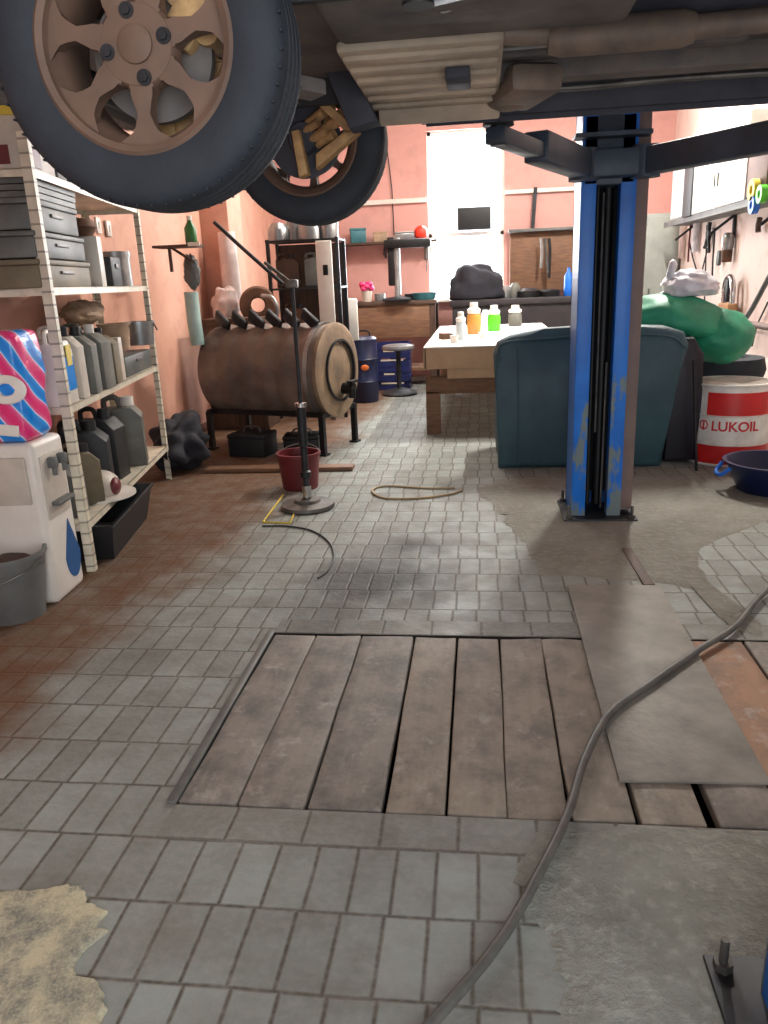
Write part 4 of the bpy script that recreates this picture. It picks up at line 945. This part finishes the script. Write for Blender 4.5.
# ------------------------------------------------------------------ tall rack with silvery junk
rk = T('tool_rack', 'tall dark rack behind the barrel with silvery junk on top', 'rack', (-1.80, 8.35, 0))
for x in (-.36, .36):
    for y in (-.2, .2): b = B(); b.box((x, y, .92), (.035, .035, 1.84)); b.done('post', 'darksteel', rk)
for z in (.3, .85, 1.35, 1.82): b = B(); b.box((0, 0, z), (.76, .44, .02)); b.done('shelf_board', 'darksteel', rk)
b = B(); b.box((0, .21, 1.1), (.7, .01, 1.4)); b.done('back_panel', 'wooddark', rk)
for i, (x, y, w_, h_) in enumerate(((-.27, -.08, .10, .14), (-.12, .02, .09, .2), (.06, -.06, .11, .17), (.24, 0, .10, .22))):
    w_ *= 1.1; h_ *= 1.25
    b = B(); b.lathe([(0, 0), (w_, 0), (w_*1.05, h_*.6), (w_*.6, h_), (0, h_)], 20).wobble(.02, 9, i)
    tag(put(b.done('silver_can', 'greysilver'), (-1.80 + x, 8.35 + y, 1.83)), ['crumpled silver can on the tall rack, leftmost of the four', 'taller silver can on the rack, second from the left', 'wide silver can on the rack, third from the left', 'tallest silver can at the right end of the tall rack'][i], 'can', 'silvery cans on top of the tall rack')
for i, (x, z, m, lb) in enumerate(((-.15, .86, 'rust', 'brown canister on the tall rack, second board up'), (.1, 1.36, 'boxgrey', 'grey canister on the tall rack, third board up'), (-.2, 1.36, 'wooddark', 'brown canister on the tall rack, third board, left'))):
    jerry('rack_canister', lb, m, (.24, .18, .33), 0, 0, 0); o = bpy.context.scene.objects[[k.name for k in COL.objects if k.name.startswith('rack_canister')][-1]]; put(o, (-1.80 + x, 8.3, z + .005), .2)
b = B(); c0 = wx(317, 248, 7.95); 
wp = T('white_door_panel', 'glossy white door panel leaning upright beside the tall rack', 'panel', (-1.55, 8.0, .0)); b.box((0, 0, 1.38), (.16, .03, .84), bev=.008); b.done('panel', 'whitesteel', wp); b = B(); b.box((.01, -.02, 1.52), (.05, .015, .1), bev=.004); b.done('handle', 'blacksteel', wp); b = B(); b.box((.0, 0, .48), (.05, .025, .96)); b.done('foot_post', 'steel', wp)
b = B(); b.box((0, 0, .12), (.01, .28, .30)); b = B(); c = wx(346, 320, 8.75); b.box((0, 0, 0), (.27, .05, .46), rot=(.08, 0, 0), bev=.015); tag(put(b.done('white_sheet', 'whitesteel'), c, .1), 'white sheet hanging in front of the brown bench, left', 'sheet')
# dark blue keg
kg = T('blue_keg', 'dark blue oil keg with an orange mark, behind the barrel', 'keg', (-1.40, 9.25, 0))
b = B(); b.lathe([(0, 0), (.17, 0), (.18, .02), (.18, .24), (.187, .25), (.18, .26), (.18, .5), (.187, .51), (.18, .52), (.18, .74), (.15, .77), (0, .78)], 36); b.done('body', 'kegblue', kg)
b = B(); b.ell((.05, -.176, .42), (.05, .01, .035)); b.done('orange_mark', 'orange', kg); b = B(); b.tube(spline([(-.1, 0, .77), (-.08, 0, .83), (.08, 0, .83), (.1, 0, .77)], 4), .012, 8); b.done('handle', 'blacksteel', kg)
# stool
st = T('work_stool', 'small round stool on a pedestal in front of the blue crate', 'stool', (-1.02, 9.75, 0))
b = B(); b.lathe([(0, .56), (.19, .56), (.205, .58), (.2, .61), (.15, .625), (0, .63)], 32); b.done('seat', 'greysilver', st)
b = B(); b.cyl((0, 0, .06), (0, 0, .57), .03); b.done('column', 'darksteel', st); b = B(); b.lathe([(0, 0), (.22, 0), (.23, .02), (.2, .05), (.05, .09), (0, .09)], 28); b.done('base', 'darksteel', st)
# bench left
wbn = T('workbench', 'brown wooden workbench along the back wall, left of the window', 'workbench', (-1.45, 10.95, 0))
b = B(); b.box((0, 0, 1.10), (1.75, .8, .05), bev=.006); b.done('worktop', 'wooddark', wbn)
b = B(); b.box((0, -.36, .86), (1.7, .03, .43), bev=.004); b.done('front_panel', 'wood', wbn)
for x in (-.82, .82):
    for y in (-.34, .34): b = B(); b.box((x, y, .54), (.08, .08, 1.08)); b.done('leg', 'wooddark', wbn)
b = B(); b.box((0, -.05, .22), (1.7, .6, .04)); b.done('low_shelf', 'wood', wbn)
def crate(loc, label):
    t = T('blue_crate', label, 'crate', loc, 0, 'blue crates below the bench'); b = B()
    for z in (.03, .15, .27): b.box((0, -.17, z), (.44, .015, .07)).box((0, .17, z), (.44, .015, .07)).box((.22, 0, z), (.015, .34, .07)).box((-.22, 0, z), (.015, .34, .07))
    for x in (-.2, 0, .2): b.box((x, -.165, .15), (.04, .012, .3)).box((x, .165, .15), (.04, .012, .3))
    b.box((0, 0, .01), (.44, .34, .02)).box((0, -.165, .2), (.40, .005, .1)); b.done('body', 'crateblue', t)
    b = B(); b.box((0, -.18, .09), (.3, .004, .02)).box((-.04, -.18, .21), (.14, .004, .022)); b.done('pale_strip', 'offwhite', t); return t
c1 = crate((-1.15, 10.35, .30), 'upper dark blue crate under the brown bench')
c2 = dup(c1, (-1.15, 10.35, .0), 0, 'lower dark blue crate, underneath the other blue crate')
# drill press
dp = T('drill_press', 'dark bench drill with a steel column left of the window', 'drill press', (-1.10, 10.75, 1.13)); 
b = B(); b.lathe([(0, 0), (.2, 0), (.2, .03), (.06, .05), (0, .05)], 28).box((.02, -.1, .012), (.34, .4, .024), bev=.006); b.done('base', 'darksteel', dp)
b = B(); b.cyl((0, 0, .04), (0, 0, .8), .045); b.done('column', 'greysilver', dp)
b = B(); b.box((-.07, .02, .5), (.1, .12, .62), bev=.02); b.done('motor', 'blacksteel', dp); b = B(); b.box((.15, -.02, .72), (.62, .14, .11), bev=.02); b.done('head', 'blacksteel', dp)
b = B(); b.cyl((.4, -.02, .7), (.4, -.02, .5), .03).cyl((.4, -.02, .5), (.4, -.02, .36), .008); b.done('spindle', 'steel', dp)
# small things on the bench
fp = T('flower_pot', 'cream pot with pink flowers on the brown bench', 'flower pot', (*wx(367, 297, 10.7).xy, 1.127)); b = B(); b.lathe([(0, 0), (.06, 0), (.075, .14), (.0, .13)], 20); b.done('pot', 'offwhite', fp); b = B()
for k in range(9): b.ell((.06*math.cos(k*.7), .06*math.sin(k*.7), .17 + .03*(k % 3)), (.045, .045, .035), 10, 8)
b.done('flowers', 'pink', fp)
b = B(); b.lathe([(0, 0), (.14, 0), (.17, .09), (.15, .09), (.12, .02), (0, .02)], 24); tag(put(b.done('teal_tray', 'teal'), (*wx(424, 297, 10.75).xy, 1.127)), 'teal dish on the bench at the window corner', 'dish')
for i, (px, m, h_, lb) in enumerate(((380, 'greysilver', .1, 'low silver tin between the flower pot and the drill'), (410, 'darksteel', .08, 'low dark tin right of the drill column'))):
    b = B(); b.lathe([(0, 0), (.07, 0), (.075, h_), (0, h_)], 18); tag(put(b.done('small_tin', m), (*wx(px, 297, 10.85 if i else 10.8).xy, 1.127)), lb, 'tin')
# shelf on the back wall, left
ws = T('wall_shelf', 'narrow shelf on the back wall left of the window', 'shelf', (-1.35, 11.52, 1.90)); b = B(); b.box((0, 0, 0), (1.5, .3, .03), bev=.004); b.done('board', 'wooddark', ws)
for x in (-.6, .0, .6): b = B(); b.box((x, .13, -.1), (.03, .03, .2)).box((x, .03, -.08), (.025, .26, .025), rot=(.6, 0, 0)); b.done('bracket', 'darksteel', ws)
b = B(); b.ell((0, 0, .1), (.1, .1, .1)); b.lathe([(0, 0), (.06, 0), (.05, .03), (0, .03)], 16); tag(put(b.done('red_ball', 'redball'), (-.82, 11.50, 1.916)), 'bright red round can on the wall shelf by the window', 'can')
for i, (x, w_, h_, m, lb) in enumerate(((-1.05, .28, .12, 'greysilver', 'silver machine box on the wall shelf beside the red can'), (-1.4, .2, .14, 'tan', 'tan box in the middle of the wall shelf'), (-1.72, .22, .2, 'teal', 'dull teal box at the left end of the wall shelf'))):
    t = T('shelf_box', lb, 'box', (x, 11.5, 1.916), .1*i); b = B(); b.box((0, 0, h_*.42), (w_, .2, h_*.84), bev=.01); b.done('body', m, t); b = B(); b.box((0, 0, h_*.92), (w_ + .01, .21, h_*.16), bev=.005); b.done('lid', m, t)
# conduit rails high on the back wall
b = B(); b.box((-1.6, YB - .03, 2.46), (1.7, .05, .06)); tag(b.done('cable_duct', 'white'), 'white cable duct on the back wall, left of the window', 'cable duct')
b = B(); b.box((1.1, YB - .03, 2.50), (1.5, .05, .05)); tag(b.done('cable_duct', 'white'), 'white cable duct on the back wall, right of the window', 'cable duct')
b = B(); b.box((0, 0, 0), (.05, .04, .56), rot=(0, .06, 0)); tag(put(b.done('wall_conduit', 'darksteel'), wx(534, 209, 11.65)), 'dark upright pipe on the pink wall right of the window', 'pipe')
b = B(); b.tube([wx(384, 125, 11.67), wx(392, 190, 11.67), wx(394, 235, 11.67)], .008, 6); tag(b.done('wall_wire', 'cable'), 'thin wire running down the pink wall left of the window', 'wire')
# wooden board and rack right of the window
bd = T('wooden_board', 'brown wooden panel on the back wall right of the window', 'panel', (.92, 11.58, 0)); b = B(); b.box((0, .03, 1.56), (1.0, .04, .78), bev=.006); b.done('panel', 'wood', bd); b = B(); b.box((.1, 0, 1.98), (1.25, .2, .04), bev=.004); b.done('ledge', 'greyplastic', bd)
for i, px in enumerate((541, 545, 549)):
    b = B(); b.tube(spline([wx(px, 238, 11.4), wx(px + 1, 252, 11.4), wx(px + (3 if i == 1 else 0), 268 + 5*i, 11.4)], 5), .02, 8); tag(b.done('hanging_tool', ['greysilver', 'steel', 'darksteel'][i]), ['bright wrench hanging left of three on the wooden panel', 'steel wrench hanging in the middle of the wooden panel', 'dark wrench hanging right of three on the wooden panel'][i], 'wrench', 'wrenches on the wooden panel')
# dark bench right
db = T('workbench', 'dark cluttered workbench under the window', 'workbench', (.75, 11.05, 0))
b = B(); b.box((0, 0, 1.06), (2.3, .75, .08), bev=.008); b.done('worktop', 'bench', db)
b = B(); b.box((0, -.33, .8), (2.2, .03, .44)); b.done('front_panel', 'bench', db)
for x in (-1.08, 1.08):
    for y in (-.3, .3): b = B(); b.box((x, y, .51), (.08, .08, 1.02)); b.done('leg', 'bench', db)
b = B(); b.ell((0, 0, 0), (.36, .24, .34), 36, 22, .25, 2.2, 3, flat=-.12); tag(put(b.done('black_jacket', 'cloth_black', ang=75), (-.05, 10.9, 1.225)), 'black jacket heaped in a dome on the bench under the window', 'jacket')
b = B(); b.box((0, 0, 0), (.46, .06, .30), bev=.01); c = wx(474, 218, 11.5)
tag(put(b.done('dark_box', 'plastic_black'), (c.x, 11.62, c.z)), 'black rectangular box hanging in the bright window', 'box')
for i, (px, m, lb, w_, h_) in enumerate(((505, 'greysilver', 'crumpled silver tin on the dark bench nearest the window', .09, .16), (515, 'canister', 'grey can on the dark bench beside the crumpled tin', .07, .2), (528, 'blacksteel', 'black machine part on the dark bench, middle', .16, .12), (549, 'blacksteel', 'black machine part on the dark bench, right', .14, .1))):
    c = wx(px, 292, 10.95); b = B(); b.lathe([(0, 0), (w_, 0), (w_*1.05, h_*.7), (w_*.5, h_), (0, h_)], 18).wobble(.02, 8, i + 3)
    part_ = 'machine part' in lb
    tag(put(b.done('machine_part' if part_ else 'tin_can', m), (c.x, 10.95, 1.10)), lb, 'machine part' if part_ else 'can')
b = B(); b.lathe([(0, 0), (.055, 0), (.06, .02), (.06, .25), (.02, .32), (.02, .36), (0, .36)], 18); c = wx(568, 300, 10.95); tag(put(b.done('blue_bottle', 'bluehandle'), (c.x, 10.95, 1.10)), 'slim blue bottle on the dark bench left of the post', 'bottle')

# ------------------------------------------------------------------ right wall
lk = T('steel_locker', 'narrow grey steel locker in the far right corner', 'locker', (2.36, 11.15, 0)); b = B(); b.box((0, 0, 1.04), (.44, .4, 2.08), bev=.008); b.done('body', 'doorgrey', lk); b = B(); b.box((0, -.206, 1.04), (.41, .014, 2.0), bev=.004); d = b.done('door', 'doorgrey', lk); b = B(); b.box((-.15, -.22, 1.1), (.02, .02, .1)); b.done('handle', 'steel', d)
b = B()
sh = T('tool_shelf', 'long dark shelf on the right wall above hanging tools', 'shelf', (2.44, 8.75, 1.91)); b.box((0, 0, 0), (.32, 3.6, .035), bev=.004).box((-.16, 0, .0), (.01, 3.6, .06)); b.done('board', 'greyplastic', sh)
for y in (-1.5, 0, 1.5): b = B(); b.box((.14, y, -.12), (.03, .03, .24)).box((.03, y, -.1), (.3, .025, .025), rot=(0, -.65, 0)); b.done('bracket', 'darksteel', sh)
wcab = T('white_cabinet', 'bright white wall cabinet on the long right-hand shelf', 'cabinet', (2.42, 8.33, 1.93)); b = B(); b.box((.01, 0, .36), (.30, 1.72, .72), bev=.006); b.done('body', 'whitesteel', wcab)
for y in (-.44, .44): b = B(); b.box((-.15, y, .36), (.018, .86, .70), bev=.004); d = b.done('door', 'whitesteel', wcab); b = B(); b.box((-.165, y*.12, .26), (.014, .015, .12)); b.done('handle', 'steel', d)
b = B(); b.box((-.02, 0, .33), (.3, .36, .66), bev=.01); tag(put(b.done('black_case', 'plastic_black'), (2.42, 9.40, 1.93)), 'tall black case at the left end of the white cabinet', 'case')
gb = T('glass_cabinet', 'pale cabinet with glass front left of the black case', 'cabinet', (2.42, 10.0, 1.93)); b = B(); b.box((.02, 0, .3), (.26, .7, .6), bev=.006); b.done('body', 'offwhite', gb); b = B(); b.box((-.12, -.16, .3), (.012, .3, .54)).box((-.12, .17, .3), (.012, .3, .54)); b.done('door', 'clearplastic', gb)
bc = T('brown_cabinet', 'dull brown wall cabinet at the right edge, on the long shelf', 'cabinet', (2.42, 7.18, 1.93)); b = B(); b.box((.01, 0, .28), (.3, .52, .56), bev=.006); b.done('body', 'liftside', bc); b = B(); b.box((-.15, 0, .28), (.016, .48, .52), bev=.004); b.done('door', 'liftside', bc)
for i, (px, py, m, r_, lb) in enumerate(((754, 190, 'yellow', .085, 'yellow roll of tape hanging at the shelf front'), (762, 194, 'greenleaf', .07, 'green roll of tape hanging right of the yellow roll'), (754, 205, 'bluehandle', .07, 'blue roll of tape hanging below the yellow roll'))):
    c = AXW(px, py, 2.22); b = B(); b.lathe([(r_*.45, -.025), (r_, -.025), (r_, .025), (r_*.45, .025), (r_*.45, -.025)], 28, TR(*c) @ RY(PI/2)); tag(b.done('tape_roll', m), lb, 'tape', 'tape rolls at the shelf front')
for i, (p0, p1, m, r_, nm, lb) in enumerate((
    ((683, 224), (681, 258), 'glove', .035, 'pink_strap', 'pink strap hanging under the left end of the shelf'),
    ((691, 222), (688, 262), 'bucketred', .012, 'red_cable', 'thin red cable hanging beside the pink strap'),
    ((697, 222), (695, 252), 'bagwhite', .04, 'white_strap', 'white strap hanging next to the red cable'),
    ((715, 228), (712, 285), 'cable', .010, 'black_cable', 'straight black cable hanging right of the pliers'),
    ((760, 218), (758, 232), 'wooddark', .025, 'wooden_stick', 'short brown handle hanging under the tape rolls'))):
    a, c = AXW(*p0, 2.55), AXW(*p1, 2.55); b = B(); b.tube([a, (a + c)/2 + Vector((0, .02, 0)), c], r_, 10); tag(b.done(nm, m), lb, 'strap' if 'strap' in nm else ('stick' if 'stick' in nm else 'cable'))
b = B(); b.tube(spline([AXW(689, 240, 2.57), AXW(694, 262, 2.57), AXW(700, 275, 2.57), AXW(706, 255, 2.57), AXW(712, 232, 2.57)], 6), .009, 8); tag(b.done('looped_wire', 'cable'), 'black wire looping under the shelf, left of the pliers', 'wire')
b = B(); b.tube([AXW(707, 225, 2.55), AXW(704, 316, 2.55)], .008, 8); tag(b.done('long_wire', 'cable'), 'long thin wire running straight down to the green sack', 'wire')
pl = T('pliers', 'black pliers hanging on the pale wall under the white cabinet', 'pliers'); a = AXW(708, 234, 2.55)
b = B(); b.ell(a, (.02, .07, .07), 14, 10); b.tube([a, a + Vector((0, .06, -.12)), a + Vector((0, .1, -.14))], .02, 8).tube([a, a + Vector((0, -.04, .12))], .025, 8); o = b.done('jaws', 'blacksteel', pl); b = B(); b.tube([a + Vector((0, -.03, -.03)), a + Vector((0, -.1, -.2))], .018, 8); b.done('grip', 'blacksteel', pl)
c = AXW(727, 252, 2.53); t = T('hand_drill', 'small drill with a bright chuck hanging on the pale wall', 'drill', c); b = B(); b.lathe([(0, -.1), (.05, -.1), (.055, .02), (.0, .03)], 18); b.done('grip', 'rust', t); b = B(); b.lathe([(.05, .02), (.06, .05), (.06, .15), (.03, .19), (0, .19)], 18); b.done('chuck', 'greysilver', t)
c = AXW(719, 258, 2.55); b = B(); b.box((0, 0, 0), (.04, .09, .16), bev=.02); tag(put(b.done('wall_socket', 'boxgrey'), c), 'dark grey socket box on the wall left of the small drill', 'socket box')
c = AXW(729, 291, 2.50); t = T('hanging_clamp', 'chrome hoop above a brown wooden block, hanging on the wall', 'clamp', c)
b = B(); b.tube(spline([(0, .14, -.12), (0, .15, .04), (0, .06, .13), (0, -.06, .12), (0, -.12, .02), (0, -.12, -.12)], 6), .028, 10); b.done('hoop', 'chrome', t); b = B(); b.box((0, .0, -.19), (.1, .32, .14), bev=.01); b.done('block', 'cardbrown', t); b = B(); b.box((0, .02, 0), (.05, .06, .22), bev=.02); b.done('core', 'darksteel', t)
for i, px in enumerate((724, 733)):
    a, c = AXW(px, 306, 2.55), AXW(px - 1, 334, 2.55); b = B(); b.tube([a, c], .007, 6); tag(b.done('lead_wire', 'cable'), ['thin lead hanging below the wooden block, left one', 'thin lead hanging below the wooden block, right one'][i], 'wire')
a = AXW(790, 240, 2.4); b = B(); b.tube(spline([a, AXW(768, 279, 2.4), AXW(750, 312, 2.36), AXW(732, 336, 2.3), AXW(716, 349, 2.2), AXW(704, 356, 2.05)], 6), .022, 10); tag(b.done('grey_hose', 'greyplastic'), 'grey hose slanting down the right wall to the drum', 'hose')
b = B(); b.tube([AXW(768, 302, 2.57), AXW(757, 325, 2.57), AXW(752, 346, 2.57)], .008, 6); tag(b.done('thin_lead', 'cable'), 'thin lead on the pale wall right of the grey hose', 'wire')
b = B(); b.cyl((2.55, 5.2, .86), (2.55, 9.2, .86), .03); tag(b.done('wall_pipe', 'liftside'), 'brownish pipe running low along the right wall behind the drum', 'pipe')

# ------------------------------------------------------------------ added fill lamps and daylight
def add_fill_lamp(loc, rz, label, e):  # unseen lamps, added to brighten the back and the right wall
    t = T('added_ceiling_lamp', label, 'lamp', loc, rz, 'added unseen ceiling lamps'); b = B(); b.box((0, 0, .03), (1.3, .16, .06), bev=.01); b.done('housing', 'addedhousing', t)
    for y in (-.04, .04): b = B(); b.cyl((-.6, y, -.02), (.6, y, -.02), .014, seg=12); b.done('tube', 'addedtube', t)
    l = bpy.data.lights.new('added_fill_light', 'AREA'); l.shape = 'RECTANGLE'; l.size = 1.2; l.size_y = .12; l.energy = e; l.color = (1, .95, .87)
    o = bpy.data.objects.new('added_fill_light', l); COL.objects.link(o); o.location = (loc[0], loc[1], loc[2] - .05); o.rotation_euler = (0, 0, rz)
add_fill_lamp((-.9, 8.6, ZC - .07), 0, 'added unseen tube lamp brightening the left back of the workshop', 95)
add_fill_lamp((1.6, 8.2, ZC - .07), PI/2, 'added unseen tube lamp brightening the right wall', 290)
def area(name, loc, rot, sx, sy, e, col):
    l = bpy.data.lights.new(name, 'AREA'); l.shape = 'RECTANGLE'; l.size = sx; l.size_y = sy; l.energy = e; l.color = col
    o = bpy.data.objects.new(name, l); COL.objects.link(o); o.location = loc; o.rotation_euler = rot; return o
area('window_daylight', ((WX0 + WX1)/2, YB + .3, (WZ0 + WZ1)/2), (-PI/2, 0, 0), WX1 - WX0, WZ1 - WZ0, 320, (.95, .98, 1))
area('gate_daylight', (.85, -1.75, 1.75), (PI/2, 0, 0), 3.1, 3.4, 90, (.95, .98, 1))
wd = bpy.data.worlds.new('sky'); scn.world = wd; wd.use_nodes = True
bg = wd.node_tree.nodes['Background']; bg.inputs['Color'].default_value = (.93, .97, 1, 1); bg.inputs['Strength'].default_value = 1.7
